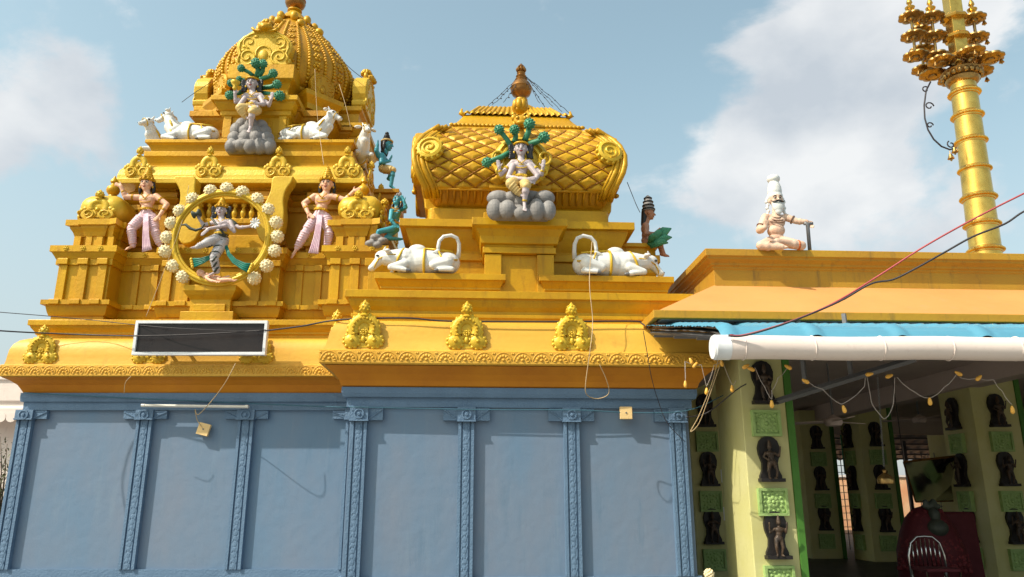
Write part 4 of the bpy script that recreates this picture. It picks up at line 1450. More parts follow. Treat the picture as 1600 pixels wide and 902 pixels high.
class Figure:
    """a statue laid out from joints; J maps a joint to (photo px, photo py, depth offset in m)"""
    def __init__(s, root, Y0, hr, J, face=(0, -1, 0), up=(0, 0, 1)):
        s.root = root
        s.Y0 = Y0
        k0 = J['head']
        s.u = mpp(k0[0], k0[1], Y0)
        s.hr = hr * s.u * 1.13
        s.J = {k: at(v[0], v[1], Y0 + (v[2] if len(v) > 2 else 0)) for k, v in J.items()}
        s.f = Vector(face).normalized()
        s.up = Vector(up).normalized()
        s.r = s.f.cross(s.up).normalized() * -1
        s.up = s.r.cross(s.f) * -1 if False else s.up
        s.M = Matrix((s.r, -s.f, s.up)).transposed()
        s.b = MB()
    def P(s, k): return s.J[k]
    def H(s, x, y, z):
        """head-local point in units of head half height; y<0 is towards the face"""
        return s.P('head') + s.M @ (Vector((x, y, z)) * s.hr)
    def head(s, beard=False):
        b = s.b; h = s.hr
        b.ell(s.H(0, .06, .16), (h * .74, h * .80, h * .80), s.M, 16, 12)
        b.ell(s.H(0, -.12, -.38), (h * .56, h * .58, h * .58), s.M, 14, 10)
        b.ell(s.H(0, -.42, -.80), (h * .20, h * .20, h * .17), s.M, 10, 7)
        b.cap(s.H(0, -.70, .12), h * .07, s.H(0, -.88, -.26), h * .13, 8)
        b.cap(s.H(-.3, -.60, .22), h * .14, s.H(.3, -.60, .22), h * .14, 8)
        for sx in (-1, 1):
            b.ell(s.H(sx * .74, .06, -.10), (h * .12, h * .18, h * .28), s.M, 8, 6)
            b.ell(s.H(sx * .34, -.50, -.26), (h * .22, h * .18, h * .20), s.M, 8, 6)
        b.cap(s.P('neck') + V(0, 0, -.2 * h), h * .40, s.H(0, .10, -.45), h * .36)
    def face(s, lips=red_paint):
        e = MB(); w = MB(); l = MB(); h = s.hr
        for sx in (-1, 1):
            w.ell(s.H(sx * .30, -.66, .02), (h * .16, h * .07, h * .075), s.M, 10, 6)
            e.ell(s.H(sx * .30, -.72, .02), (h * .07, h * .04, h * .07), s.M, 8, 5)
            e.tube([s.H(sx * a_, b_, c_) for a_, b_, c_ in ((.12, -.76, .22), (.30, -.75, .30), (.50, -.62, .22))], h * .035, 5)
            e.tube([s.H(sx * a_, b_, c_) for a_, b_, c_ in ((.13, -.73, .03), (.30, -.74, .10), (.48, -.62, .04))], h * .022, 5)
        l.cap(s.H(-.16, -.68, -.50), h * .045, s.H(.16, -.68, -.50), h * .045, 6)
        l.cap(s.H(-.09, -.69, -.57), h * .045, s.H(.09, -.69, -.57), h * .045, 6)
        w.build('eyes', eye_m, s.root, True); e.build('brows', black, s.root, True); l.build('lips', lips, s.root, True)
    def torso(s, wide=1.0, belly=0):
        b = s.b; h = s.hr
        L_, R_ = s.P('shL'), s.P('shR'); n = s.P('neck'); pv = s.P('pelvis')
        mid = (L_ + R_) / 2
        sw = (L_ - R_).length / 2
        ax = (L_ - R_).normalized()
        up = (n - pv).normalized()
        fw = ax.cross(up).normalized()
        M = Matrix((ax, fw, up)).transposed()
        ch = mid.lerp(pv, .22); wa = mid.lerp(pv, .62)
        tl = (mid - pv).length
        b.ell(ch, (sw * .92 * wide, h * .62, tl * .36), M, 16, 10)
        for sx in (-1, 1):
            b.ell(ch + s.M @ Vector((sx * sw * .42, -h * .34, tl * .03)), (sw * .42, h * .26, tl * .17), s.M, 10, 7)
        b.ell(wa, (sw * .66 * wide + belly * h * .3, h * .52 + belly * h * .3, tl * .30), M, 14, 9)
        b.ell(pv + up * tl * .04, (sw * .76, h * .60, tl * .24), M, 14, 9)
        b.cap(L_, h * .34, R_, h * .34)
        b.cap(n + V(0, 0, h * .15), h * .34, mid + up * (-.05 * tl), h * .48)
        s.waist = wa; s.tl = tl; s.sw = sw; s.upv = up
    def arm(s, a, e, w, hd, r0=.36, r1=.29, r2=.20, spread=.5, thumb=1, curl=.0, hand=True):
        b = s.b; h = s.hr
        A, E_, W_, D = s.P(a), s.P(e), s.P(w), s.P(hd)
        r0 *= 1.12; r1 *= 1.15; r2 *= 1.15
        b.cap(A, h * r0, E_, h * r1); b.cap(E_, h * r1 * .95, W_, h * r2)
        b.ell(E_.lerp(W_, .3), (h * r1, h * r1, h * r1 * 1.1))
        if not hand: return
        d = (D - W_)
        ln = max(d.length, h * .7); d = d.normalized()
        side = d.cross(s.f)
        if side.length < .2: side = d.cross(Vector((1, 0, 0)))
        side.normalize(); nrm = side.cross(d).normalized()
        Mh = Matrix((side, nrm, d)).transposed()
        pc = W_ + d * ln * .28
        b.ell(pc, (h * .27, h * .13, ln * .30), Mh, 12, 8)
        for k, (o, l_) in enumerate(((-.75, .42), (-.25, .52), (.25, .50), (.75, .38))):
            base = W_ + d * ln * .46 + side * (h * .22 * o)
            mid = base + (d + side * o * spread * .35).normalized() * ln * l_ * .55 + nrm * (curl * h * .10)
            tip = mid + (d * (1 - abs(curl)) + side * o * spread * .25 + nrm * curl).normalized() * ln * l_ * .50
            b.cap(base, h * .085, mid, h * .075, 7); b.cap(mid, h * .075, tip, h * .06, 7)
        tb = W_ + d * ln * .12 + side * (thumb * h * .22)
        tm = tb + (d * .6 + side * thumb * .8).normalized() * ln * .26
        b.cap(tb, h * .10, tm, h * .085, 7); b.cap(tm, h * .085, tm + (d * .9 + side * thumb * .3).normalized() * ln * .2, h * .065, 7)
    def leg(s, hp, k, a, t, r0=.52, r1=.36, r2=.22, foot=True):
        b = s.b; h = s.hr
        A, K, N_, T = s.P(hp), s.P(k), s.P(a), s.P(t)
        r0 *= 1.08; r1 *= 1.12; r2 *= 1.12
        b.cap(A, h * r0, K, h * r1); b.cap(K, h * r1, N_, h * r2)
        b.ell(K.lerp(N_, .32), (h * r1 * 1.02,) * 3)
        if foot:
            d = (T - N_).normalized()
            b.ell(N_ - d * h * .12, (h * .22,) * 3)
            b.cap(N_ + V(0, 0, -.02 * h), h * .21, N_.lerp(T, .7), h * .17)
            sd = d.cross(V(0, 0, 1))
            if sd.length > .1:
                sd.normalize()
                for q in range(5):
                    o = (q - 2) * .085 * h
                    b.cap(N_.lerp(T, .68) + sd * o, h * .08, T + sd * o * 1.15 - d * abs(q - 1) * h * .04, h * .065, 6)
    def skin(s, mat, vox=None):
        return fused(s.b, 'body', mat, s.root, vox or max(.008, s.hr * .075), 2)
    def jewels(s, mat=gold, arms=(), ankles=(), belt=True, neck=True):
        j = MB(); h = s.hr
        mid = (s.P('shL') + s.P('shR')) / 2
        if neck:
            for rr, dz, t_ in ((.42, .05, .07), (.62, -.28, .09), (.80, -.60, .055)):
                c = mid + s.M @ Vector((0, -.12 * h, dz * h + .18 * h))
                j.tube([p for p in ringpts(c, s.M @ Vector((0, -.75, .75)), h * rr)], h * t_, 6, True)
            for a_ in range(-3, 4):
                j.ell(mid + s.M @ Vector((a_ * .16 * h, -h * .66, (-.38 + abs(a_) * .14) * h)), (h * .09, h * .07, h * .11), s.M, 7, 5)
        if belt:
            for k_, t_ in ((0, .11), (.14, .07)):
                c = s.P('pelvis') + s.upv * (s.tl * .20 + k_ * h)
                j.tube(ringpts(c, s.upv, s.sw * .80, 20), h * t_, 6, True)
            for a_ in range(-3, 4):
                j.ell(s.P('pelvis') + s.upv * (s.tl * .18) + s.M @ Vector((a_ * .2 * h, -s.sw * .80, -.02 * h)), (h * .10, h * .07, h * .13), s.M, 7, 5)
        for a, e, r_ in arms:
            A, E_ = s.P(a), s.P(e); c = A.lerp(E_, .45)
            for dd in (-.03, .05): j.tube(ringpts(A.lerp(E_, .45 + dd), E_ - A, h * r_), h * .06, 5, True)
            j.ell(c + s.f * h * r_, (h * .12, h * .08, h * .16), s.M, 7, 5)
        for a, e, r_ in ankles:
            A, E_ = s.P(a), s.P(e)
            for dd in (0, .06): j.tube(ringpts(A.lerp(E_, .9 - dd), E_ - A, h * r_), h * .055, 5, True)
        for sx in (-1, 1):
            j.ell(s.H(sx * .80, -.02, -.42), (h * .13, h * .10, h * .16), s.M, 8, 6)
        j.build('jewellery', mat, s.root, True)
    def crown(s, mat=gold, tall=1.5, w=.80):
        c = MB(); h = s.hr
        q = s.M
        pr = [(.02, .30), (w * 1.02, .30), (w * 1.12, .38), (w * 1.12, .50), (w * .98, .54), (w * 1.0, .62), (w * .92, .70), (w * .95, .76)]
        n_ = 4
        for k in range(n_):
            t = k / n_
            r_ = w * (.92 - .66 * t); z = .80 + tall * t * .85
            pr += [(r_, z), (r_ * 1.03, z + .05), (r_ * .92, z + tall * .15), (r_ * .80, z + tall * .17)]
        pr += [(w * .16, .80 + tall * .88), (w * .2, .80 + tall * .94), (.02, .80 + tall * 1.02)]
        c.lathe(s.H(0, .02, 0), [(r_ * h, z * h) for r_, z in pr], 20, q)
        for k in range(12):
            a = 2 * math.pi * k / 12
            c.ell(s.H(math.cos(a) * w * 1.12, .02 + math.sin(a) * w * 1.12, .52), (h * .12, h * .12, h * .20), s.M, 7, 5)
        c.ell(s.H(0, -w * 1.05, .78), (h * .16, h * .12, h * .26), s.M, 8, 6)
        return c.build('crown', mat, s.root, True, 50)
    def hair(s, mat=black, curls=False, long_=True):
        c = MB(); h = s.hr
        c.ell(s.H(0, .20, .28), (h * .82, h * .78, h * .78), s.M, 14, 10)
        if curls:
            for sx in (-1, 1):
                for k in range(8):
                    for l_ in range(3):
                        c.ell(s.H(sx * (.78 + .24 * l_ + .06 * math.sin(k)), .10 - .05 * l_, .62 - k * .24 - l_ * .05), (h * .20, h * .17, h * .105), s.M, 7, 5)
        elif long_:
            for sx in (-1, 1):
                c.tube([s.H(sx * .66, .20, .3), s.H(sx * .82, .22, -.3), s.H(sx * .86, .25, -.9), s.H(sx * .78, .25, -1.35)], [h * .24, h * .26, h * .22, h * .10], 8)
        c.cap(s.H(0, .45, 0), h * .55, s.H(0, .45, -.9), h * .42)
        me = c
        return fused(me, 'hair', mat, s.root, max(.009, h * .085), 0)

def dhoti(fig, segs, mat, name='dhoti', pleats=None, folds=True):
    b = MB(); h = fig.hr
    for a, r0, c, r1 in segs: b.cap(fig.P(a) if isinstance(a, str) else a, h * r0, fig.P(c) if isinstance(c, str) else c, h * r1)
    if folds:
        for a, r0, c, r1 in segs:
            A = fig.P(a) if isinstance(a, str) else a; C_ = fig.P(c) if isinstance(c, str) else c
            n = max(3, int((C_ - A).length / (h * .26)))
            for k in range(1, n):
                t = k / n
                ax = (C_ - A) + V(.25 * h, 0, 0)
                b.tube(ringpts(A.lerp(C_, t), ax, h * (r0 + (r1 - r0) * t) * 1.03, 14), h * .12, 6, True)
    return fused(b, name, mat, fig.root, max(.008, h * .065), 0)

def drape(root, pts, w0, w1, mat, name='front_drape', n=4, th=.02, facing=(0, -1, 0)):
    """hanging pleated cloth between points"""
    b = MB()
    pts = [Vector(p) for p in pts]
    f = Vector(facing)
    for k in range(n):
        o = (k - (n - 1) / 2) / n
        path = []; rs = []
        for i, p in enumerate(pts):
            t = i / (len(pts) - 1)
            w = w0 + (w1 - w0) * t ** 1.6
            d = (pts[min(i + 1, len(pts) - 1)] - pts[max(i - 1, 0)]).normalized()
            sd = d.cross(f).normalized()
            path.append(p + sd * o * w); rs.append(w / n * .62)
        b.tube(path, rs, 7, flat=.6)
    return b.build(name, mat, root, True)

# --- two standing guardians
def guardian(name, label, J, Y0, hr, drape_px, mirror=1):
    base = at(*J['foot'], Y0); zb = 5.69
    root = thing(name, label, 'statue', (base.x, Y0, zb), 'pink guardian statues standing on the first storey')
    J = {k: v for k, v in J.items() if k != 'foot'}
    f = Figure(root, Y0, hr, J)
    f.head(); f.torso()
    f.arm('shL', 'elL', 'wrL', 'hdL', spread=.6); f.arm('shR', 'elR', 'wrR', 'hdR', spread=.4, thumb=-1)
    f.leg('hipL', 'knL', 'anL', 'toL'); f.leg('hipR', 'knR', 'anR', 'toR')
    f.skin(pink); f.face(); f.hair(); f.crown(gold, 1.5)
    f.jewels(gold, (('shL', 'elL', .38), ('shR', 'elR', .38), ('elL', 'wrL', .25), ('elR', 'wrR', .25)), ())
    dhoti(f, (('pelvis', .80, 'pelvis', .78), ('hipL', .66, 'knL', .50), ('knL', .50, 'anL', .32), ('hipR', .66, 'knR', .50), ('knR', .50, 'anR', .32)), dhoti_pink)
    dp_ = [at(px, py, Y0 - dy) for px, py, dy in drape_px]
    drape(root, dp_, hr * f.u * .7, hr * f.u * 1.35, dhoti_mauve, 'front_drape', 5)
    return root
guardian('guardian_statue', 'pink guardian statue with raised bent arm beside the left corner dome', dict(
    head=(229.5, 288), neck=(230, 300), shL=(217, 309), shR=(244, 307), pelvis=(229, 335), hipL=(223, 340), hipR=(237, 340),
    elL=(196, 308, -.04), wrL=(189, 291, -.08), hdL=(179, 287, -.10), elR=(261, 320, -.03), wrR=(249, 338, -.10), hdR=(240, 345, -.14),
    knL=(205, 357, -.05), anL=(208, 384, 0), toL=(195, 391, -.10), knR=(242, 360, -.05), anR=(250, 383, 0), toR=(258, 389, -.10), foot=(229, 390)),
    12.50, 11, ((228, 334, .12), (228, 350, .17), (228, 370, .17), (229, 384, .16), (230, 392, .17)))
guardian('guardian_statue', 'pink guardian statue stretching its arm over the right corner dome', dict(
    head=(511, 288), neck=(510, 300.5), shL=(492, 307), shR=(519, 307), pelvis=(501, 336), hipL=(495, 341), hipR=(509, 341),
    elL=(475, 318, -.02), wrL=(482, 334, -.10), hdL=(491, 341, -.14), elR=(540, 313, -.03), wrR=(552, 300, -.05), hdR=(564, 294, -.06),
    knL=(479, 361, -.06), anL=(464, 388, -.02), toL=(455, 404, -.10), knR=(515, 361, -.05), anR=(511, 386, 0), toR=(508, 393, -.12), foot=(500, 390)),
    12.50, 11.5, ((500, 336, .12), (498, 352, .17), (495, 372, .17), (492, 386, .16), (490, 396, .18)))

# --- seated figures with green branches
def branch_set(root, f, items, mat=green_branch):
    for sx_, sy_, ex_, ey_, r_, dy in items:
        b = MB()
        p0 = at(sx_, sy_, f.Y0 + .12); p1 = at(ex_, ey_, f.Y0 + dy)
        mid = (p0 + p1) / 2 + V(.02, .05, .02)
        b.tube([p0, mid, p1], [r_ * .55 * f.u, r_ * .52 * f.u, r_ * .5 * f.u], 10)
        b.ell(p1, r_ * .92 * f.u, None, 14, 9)
        for k in range(40):   # knobbed end
            z = 1 - 2 * (k + .5) / 40; a = k * 2.4
            q = math.sqrt(1 - z * z)
            b.ell(p1 + V(q * math.cos(a), q * math.sin(a), z) * r_ * .92 * f.u, r_ * .20 * f.u, None, 6, 4)
        b.build('branch', mat, root, True)
def boulders(root, Y0, items, mat, name='rock_seat'):
    b = MB()
    for px, py, rx, ry, dy in items:
        u = mpp(px, py, Y0)
        b.ell(at(px, py, Y0 + dy), (rx * u * 1.16, min(rx, ry) * u * 1.1, ry * u * 1.14), None, 16, 10)
    return b
gf = thing('seated_statue', 'seated pale statue on grey boulders before the lattice roof', 'statue', at(814, 345, 11.1), 'seated pale statues with green branches')
f = Figure(gf, 11.12, 12, dict(head=(814, 233), neck=(814, 248), shL=(801, 254), shR=(828, 254), pelvis=(814, 284),
    bL=(799, 256), eL=(783, 273, -.06), wL=(779.5, 261, -.12), hL=(778, 250, -.14),
    bR=(829, 256), eR=(846, 273, -.06), wR=(848.5, 261, -.12), hR=(850, 249, -.14),
    fL=(802, 259, -.05), feL=(794, 277, -.14), fwL=(822, 281, -.26), fhL=(837, 278, -.28),
    fR=(827, 259, -.05), feR=(840, 275, -.12), fwR=(835, 282, -.24), fhR=(828, 285, -.27),
    hipL=(808, 285, -.05), knL=(797, 287, -.34), anL=(812, 303, -.30), toL=(818, 308, -.34),
    hipR=(819, 285, -.05), knR=(822, 291, -.42), anR=(819.5, 317, -.36), toR=(820, 330, -.46)))
f.head(); f.torso()
f.arm('bL', 'eL', 'wL', 'hL', .28, .23, .17, .3); f.arm('bR', 'eR', 'wR', 'hR', .28, .23, .17, .3, -1)
f.arm('fL', 'feL', 'fwL', 'fhL', .30, .25, .18, .3); f.arm('fR', 'feR', 'fwR', 'fhR', .30, .25, .18, .3, -1)
f.leg('hipL', 'knL', 'anL', 'toL'); f.leg('hipR', 'knR', 'anR', 'toR', .5, .38, .2)
f.skin(lilac); f.face(); f.hair(black, True)
f.jewels(gold_lemon, (('bL', 'eL', .32), ('bR', 'eR', .32), ('eL', 'wL', .22), ('eR', 'wR', .22)), (('knR', 'anR', .25),))
m = MB(); m.tube(ringpts(f.H(0, .04, .52), f.M @ Vector((0, 0, 1)), f.hr * .80), f.hr * .13, 8, True); m.build('headband', gold, gf, True)
dhoti(f, (('hipL', .60, 'knL', .50), ('knL', .46, 'anL', .34), ('hipR', .58, 'knR', .46)), cloth_yellow)
branch_set(gf, f, ((800, 232, 780, 203, 8, .05), (804, 222, 804, 203, 8, .05), (820, 219, 827.5, 194, 9, .05), (826, 226, 850, 215, 9, .03), (798, 238, 761, 254, 8, -.02)))
b = boulders(gf, 11.1, [(779, 310, 16, 11, -.10), (800, 309, 12, 9, -.12), (828, 308, 18, 9, -.02), (851, 310, 14, 11, -.10), (773, 328, 11, 15, -.22), (793, 328, 11.5, 14, -.26), (816, 334, 11, 10, -.32), (838, 328, 11, 16, -.26), (857, 329, 10, 14, -.22), (814, 315, 12, 12, -.1)], rock)
for q in [p for p in b.v]: pass
fused(b, 'boulders', rock, gf, .010, 0)
c0 = at(814, 342, 11.12)
m = MB(); m.lathe(c0 + V(0, .0, -.02), [(.40, -.03), (.44, .02), (.45, .10), (.42, .16)], 28, None, 1.0, .58); m.build('ledge', rock, gf, True)

gf = thing('seated_statue', 'seated pale statue holding a golden cup on a mound of rocks', 'statue', at(392, 237, 12.95), 'seated pale statues with green branches')
f = Figure(gf, 12.98, 10.5, dict(head=(394, 131), neck=(395, 143), shL=(384, 149), shR=(407, 149), pelvis=(396, 170),
    bL=(383, 150), eL=(368.5, 160, -.06), wL=(367, 146, -.12), hL=(368, 136, -.14),
    bR=(408, 150), eR=(420, 165, -.05), wR=(424, 155, -.12), hR=(426, 144, -.14),
    fL=(384, 152, -.05), feL=(374, 165, -.16), fwL=(396, 169, -.26), fhL=(404, 167, -.28),
    fR=(407, 153, -.05), feR=(412, 163, -.12), fwR=(404, 163, -.2), fhR=(398, 160, -.24),
    hipL=(392, 171, -.05), knL=(374, 169, -.36), anL=(384, 183, -.30), toL=(390, 187, -.34),
    hipR=(401, 172, -.05), knR=(394, 175, -.45), anR=(391.5, 199, -.38), toR=(388, 207, -.5)))
f.head(); f.torso()
f.arm('bL', 'eL', 'wL', 'hL', .28, .23, .17, .3); f.arm('bR', 'eR', 'wR', 'hR', .28, .23, .17, .3, -1)
f.arm('fL', 'feL', 'fwL', 'fhL', .32, .26, .18, .3); f.arm('fR', 'feR', 'fwR', 'fhR', .32, .26, .18, .3, -1)
f.leg('hipL', 'knL', 'anL', 'toL'); f.leg('hipR', 'knR', 'anR', 'toR', .5, .38, .2)
f.skin(lilac); f.face(); f.hair(black, True)
f.jewels(gold_lemon, (('bL', 'eL', .32), ('bR', 'eR', .32)), ())
m = MB(); m.tube(ringpts(f.H(0, .04, .52), f.M @ Vector((0, 0, 1)), f.hr * .80), f.hr * .14, 8, True); m.build('headband', gold, gf, True)
m = MB(); m.lathe(at(367.5, 134, 12.84), [(.02, -.10), (.05, -.05), (.02, -.02), (.07, .03), (.09, .08), (.05, .10)], 14); m.build('cup', gold_lemon, gf, True)
dhoti(f, (('hipL', .60, 'knL', .50), ('knL', .44, 'anL', .32), ('hipR', .60, 'knR', .48)), cloth_yellow)
branch_set(gf, f, ((395, 118, 377, 107, 6, .02), (401, 120, 400, 99, 8, .02), (404, 120, 411, 100, 7, .03), (406, 124, 427, 115, 7, .0), (408, 138, 433, 132, 7, 0), (410, 146, 437, 150, 8, 0), (384, 140, 359, 149, 7, 0), (386, 132, 361, 130, 6, 0), (388, 126, 374, 124, 5, .02)))
rnd = random.Random(3)
items = []
for row, (py, x0, x1, n, dy) in enumerate(((197, 378, 408, 3, -.05), (206, 370, 414, 4, -.12), (216, 366, 418, 4, -.20), (228, 362, 421, 5, -.26))):
    for k in range(n):
        items.append((x0 + (x1 - x0) * k / (n - 1), py + rnd.uniform(-2, 2), 9, 10 + rnd.uniform(-1, 2), dy + .1 * abs(k - (n - 1) / 2) / n * 2))
b = boulders(gf, 12.98, items, rock)
fused(b, 'boulders', rock, gf, .011, 0)
c0 = at(391, 236, 12.98)
m = MB(); m.lathe(c0, [(.40, -.05), (.44, -.02), (.45, .05), (.38, .10)], 28, None, 1.0, .75); m.build('ledge', rock, gf, True)

# --- ring, flower balls and dancer
RC = at(347, 370.5, 12.08); ru = mpp(347, 370, 12.08)
ring = thing('flower_ring', 'large golden ring with cream flower balls standing on the golden pedestal', 'ring', (RC.x, 12.08, 4.99))
m = MB()
circ = lambda r_, dy=0: [RC + V(math.cos(a) * r_, dy, math.sin(a) * r_) for a in [2 * math.pi * k / 72 for k in range(72)]]
for r_, t_ in ((70, 2.6), (74, 3.4), (78, 2.6)):
    m.tube(circ(r_ * ru, -.01 if r_ != 74 else -.03), t_ * ru, 8, True)
m.build('hoop', gold_lemon, ring, True)
balls = [(165, 240), (245, 165), (357, 115), (458, 100), (555, 122), (648, 165), (715, 230), (765, 312), (773, 400), (758, 488), (707, 582), (630, 660), (112, 315), (85, 405), (75, 490), (125, 582), (185, 650)]
bm_ = MB(); rb = 11.3 * ru
bm_.ell((0, 0, 0), rb * .86, None, 14, 10)
for k in range(46):
    z = 1 - 2 * (k + .5) / 46; a = k * 2.4; q = math.sqrt(1 - z * z)
    bm_.ell(V(q * math.cos(a), q * math.sin(a), z) * rb * .84, rb * .15, None, 6, 4)
bme = bm_.mesh('flower_ball', None, True); bme.materials.append(cream_flower)
for x_, y_ in balls:
    o = bpy.data.objects.new('flower_ball', bme); COL.objects.link(o); o.parent = ring
    o.location = at(240 + x_ / 4, 270 + y_ / 4, 12.08) - ORG[ring.name]
    o.rotation_euler = (random.random() * 3, random.random() * 3, 0)

dn = thing('dancer_statue', 'dancing statue in striped grey and black cloth inside the golden ring', 'statue', at(336, 436, 12.02))
f = Figure(dn, 12.02, 9.6, dict(head=(346, 329), neck=(346.5, 340), shL=(334, 346), shR=(360, 346), pelvis=(346, 372),
    b1=(335, 348), e1=(318, 352, -.02), w1=(311, 342, -.06), h1=(308, 333, -.08),
    f1=(334, 348, -.04), fe1=(352, 353, -.16), fw1=(327, 357, -.20), fh1=(314, 368, -.22),
    b2=(360, 348), e2=(374, 356, -.03), w2=(390, 354, -.05), h2=(402, 353, -.06),
    f2=(360, 347, -.05), fe2=(366, 362, -.10), fw2=(350, 347, -.17), fh2=(341, 349, -.2),
    hipL=(341, 373, -.05), knL=(322, 380, -.16), anL=(308, 386, -.18), toL=(297, 388, -.2),
    hipR=(350, 376, 0), knR=(334, 402, -.10), anR=(339, 424, 0), toR=(324, 432, -.08)))
f.head(); f.torso()
f.arm('b1', 'e1', 'w1', 'h1', .30, .24, .17, .3); f.arm('f1', 'fe1', 'fw1', 'fh1', .30, .25, .18, .3)
f.arm('b2', 'e2', 'w2', 'h2', .30, .24, .17, .3, -1); f.arm('f2', 'fe2', 'fw2', 'fh2', .3, .24, .17, .3, -1)
f.leg('hipL', 'knL', 'anL', 'toL'); f.leg('hipR', 'knR', 'anR', 'toR')
f.skin(lilac); f.face(); f.hair(black, True); f.crown(gold, 1.3)
f.jewels(gold_lemon, (('b1', 'e1', .34), ('b2', 'e2', .34)), (('knL', 'anL', .26), ('knR', 'anR', .26)))
dhoti(f, (('pelvis', .86, 'pelvis', .86), ('hipL', .72, 'knL', .58), ('knL', .46, 'anL', .34), ('hipR', .72, 'knR', .56), ('knR', .56, 'anR', .42)), cloth_grey)
st = MB()
for a, c_, rr in (('hipL', 'knL', .68), ('hipR', 'knR', .68), ('knR', 'anR', .55)):
    A, C_ = f.P(a), f.P(c_)
    for t in (.15, .5, .85):
        st.tube(ringpts(A.lerp(C_, t), (C_ - A) + V(.15, 0, .1), f.hr * rr * (1.0 - .1 * t), 18), f.hr * .17, 6, True)
st.tube(ringpts(f.P('pelvis') + V(0, 0, .02), (0.2, 0, 1), f.hr * .92, 20), f.hr * .16, 6, True)
st.tube(ringpts(f.waist + V(0, 0, -.03), (0.1, 0, 1), f.hr * .80, 20), f.hr * .20, 6, True)
st.cap(f.P('shR') + V(0, -.0, 0), f.hr * .42, f.P('e2').lerp(f.P('shR'), .5), f.hr * .40)
st.tube([f.P('shL') + V(0, -.12, .02), f.waist + V(.02, -.12, 0), f.P('pelvis') + V(.1, -.1, 0)], f.hr * .16, 7)
st.build('dark_stripes', cloth_dark, dn, True)
for pts_ in (((353, 384), (357, 397), (366, 408), (380, 416), (390, 419)), ((338, 392), (328, 402), (315, 408), (302, 411))):
    P_ = [at(px, py, 11.97 - .01 * i) for i, (px, py) in enumerate(pts_)]
    d_ = drape(dn, P_, .05, .16, cloth_green, 'sash', 4, facing=(0, -1, 0))
    m = MB()
    for k in range(4):
        o_ = (k - 1.5) / 4 * .17
        dd = (P_[-1] - P_[-2]).normalized(); sd = dd.cross(Vector((0, -1, 0))).normalized()
        m.ell(P_[-1] + sd * o_ + dd * .02, (.03, .03, .035), None, 7, 5)
    m.build('tassel', gold_lemon, d_, True)
m = MB(); c = at(399.5, 350, 11.93)
for k in range(9):
    a = 2 * math.pi * k / 9
    m.cap(c, .03, c + V(math.cos(a) * .07, -.03, math.sin(a) * .08), .018, 6)
m.build('held_flower', white, dn, True)
m = MB(); m.tube([at(x_, y_, 11.88) for x_, y_ in ((283, 352), (290, 351), (297, 357), (306, 360), (315, 357), (320, 350))], [.012, .022, .026, .024, .02, .012], 8)
m.build('serpent', cloth_dark, dn, True)
m = MB(); c = at(307, 334, 11.9); m.lathe(c, [(.06, -.07), (.07, -.05), (.03, -.01), (.03, .01), (.07, .05), (.06, .07)], 14, Matrix.Rotation(R(70), 3, 'Y')); m.build('drum', cloth_dark, dn, True)

dw = thing('dwarf_statue', 'small pink dwarf figure lying face up under the foot of the dancer', 'statue', at(340, 440, 12.02))
f = Figure(dw, 12.04, 6.2, dict(head=(314, 427), neck=(320, 432), shL=(323, 429, .06), shR=(323, 435, -.06), pelvis=(343, 437), eA=(330, 439, -.1), wA=(338, 440, -.14), hA=(344, 441, -.15),
    eB=(332, 432, .12), wB=(340, 432, .14), hB=(345, 433, .14), hipL=(347, 437, .05), knL=(357, 433, .05), anL=(364, 438, .05), toL=(370, 436, .05), hipR=(347, 438, -.06), knR=(358, 437, -.08), anR=(366, 439, -.08), toR=(371, 437, -.08)), face=(-.2, -.75, .5), up=(-.75, 0.15, .55))
f.head(); f.torso(); f.arm('shR', 'eA', 'wA', 'hA'); f.arm('shL', 'eB', 'wB', 'hB'); f.leg('hipL', 'knL', 'anL', 'toL'); f.leg('hipR', 'knR', 'anR', 'toR')
f.skin(pink); f.hair(brown_skin, False, False)

# --- turquoise figures on the right face of the tower
ts = thing('turquoise_statue', 'turquoise statue seated in profile with joined palms on the right face of the tower', 'statue', at(600, 262, 14.6))
f = Figure(ts, 14.6, 9.5, dict(head=(605, 227), neck=(601, 238), shL=(597, 243, -.22), shR=(598, 243, .22), pelvis=(597, 262),
    eL=(596, 254, -.28), wL=(608, 252, -.12), hL=(613, 243, -.06), eR=(598, 254, .28), wR=(608, 252, .10), hR=(613, 243, .05),
    bL=(592, 244, -.24), beL=(588, 236, -.32), bwL=(590, 226, -.34), bhL=(591, 219, -.34),
    hipL=(598, 264, -.12), knL=(614, 266, -.16), anL=(611, 291, -.16), toL=(619, 297, -.16), hipR=(598, 264, .12), knR=(613, 267, .16), anR=(607, 280, .14), toR=(613, 284, .14)), face=(1, -.12, 0))
f.head(); f.torso(); f.arm('shL', 'eL', 'wL', 'hL'); f.arm('shR', 'eR', 'wR', 'hR'); f.arm('bL', 'beL', 'bwL', 'bhL'); f.leg('hipL', 'knL', 'anL', 'toL'); f.leg('hipR', 'knR', 'anR', 'toR')
f.skin(turq); f.face(); f.hair(black, False)
m = MB()
for r_, z in ((.62, .95), (.5, 1.25), (.42, 1.5)): m.ell(f.H(0, .1, z), (f.hr * r_, f.hr * r_, f.hr * .22), None, 12, 7)
m.ell(f.H(0, .1, 1.85), (f.hr * .3, f.hr * .3, f.hr * .26)); m.build('topknot', black, ts, True)
m = MB(); m.tube(ringpts(f.H(0, .05, .55), (0, 0, 1), f.hr * .80), f.hr * .14, 8, True); m.build('headband', cloth_yellow, ts, True)
dhoti(f, (('hipL', .62, 'knL', .5), ('hipR', .62, 'knR', .5)), cloth_yellow)
m = MB(); m.tube(ringpts((f.P('shL') + f.P('shR')) / 2 + V(.03, 0, .04), (.6, 0, .8), f.hr * .55), f.hr * .08, 6, True)
m.build('necklace', cloth_dark, ts, True)

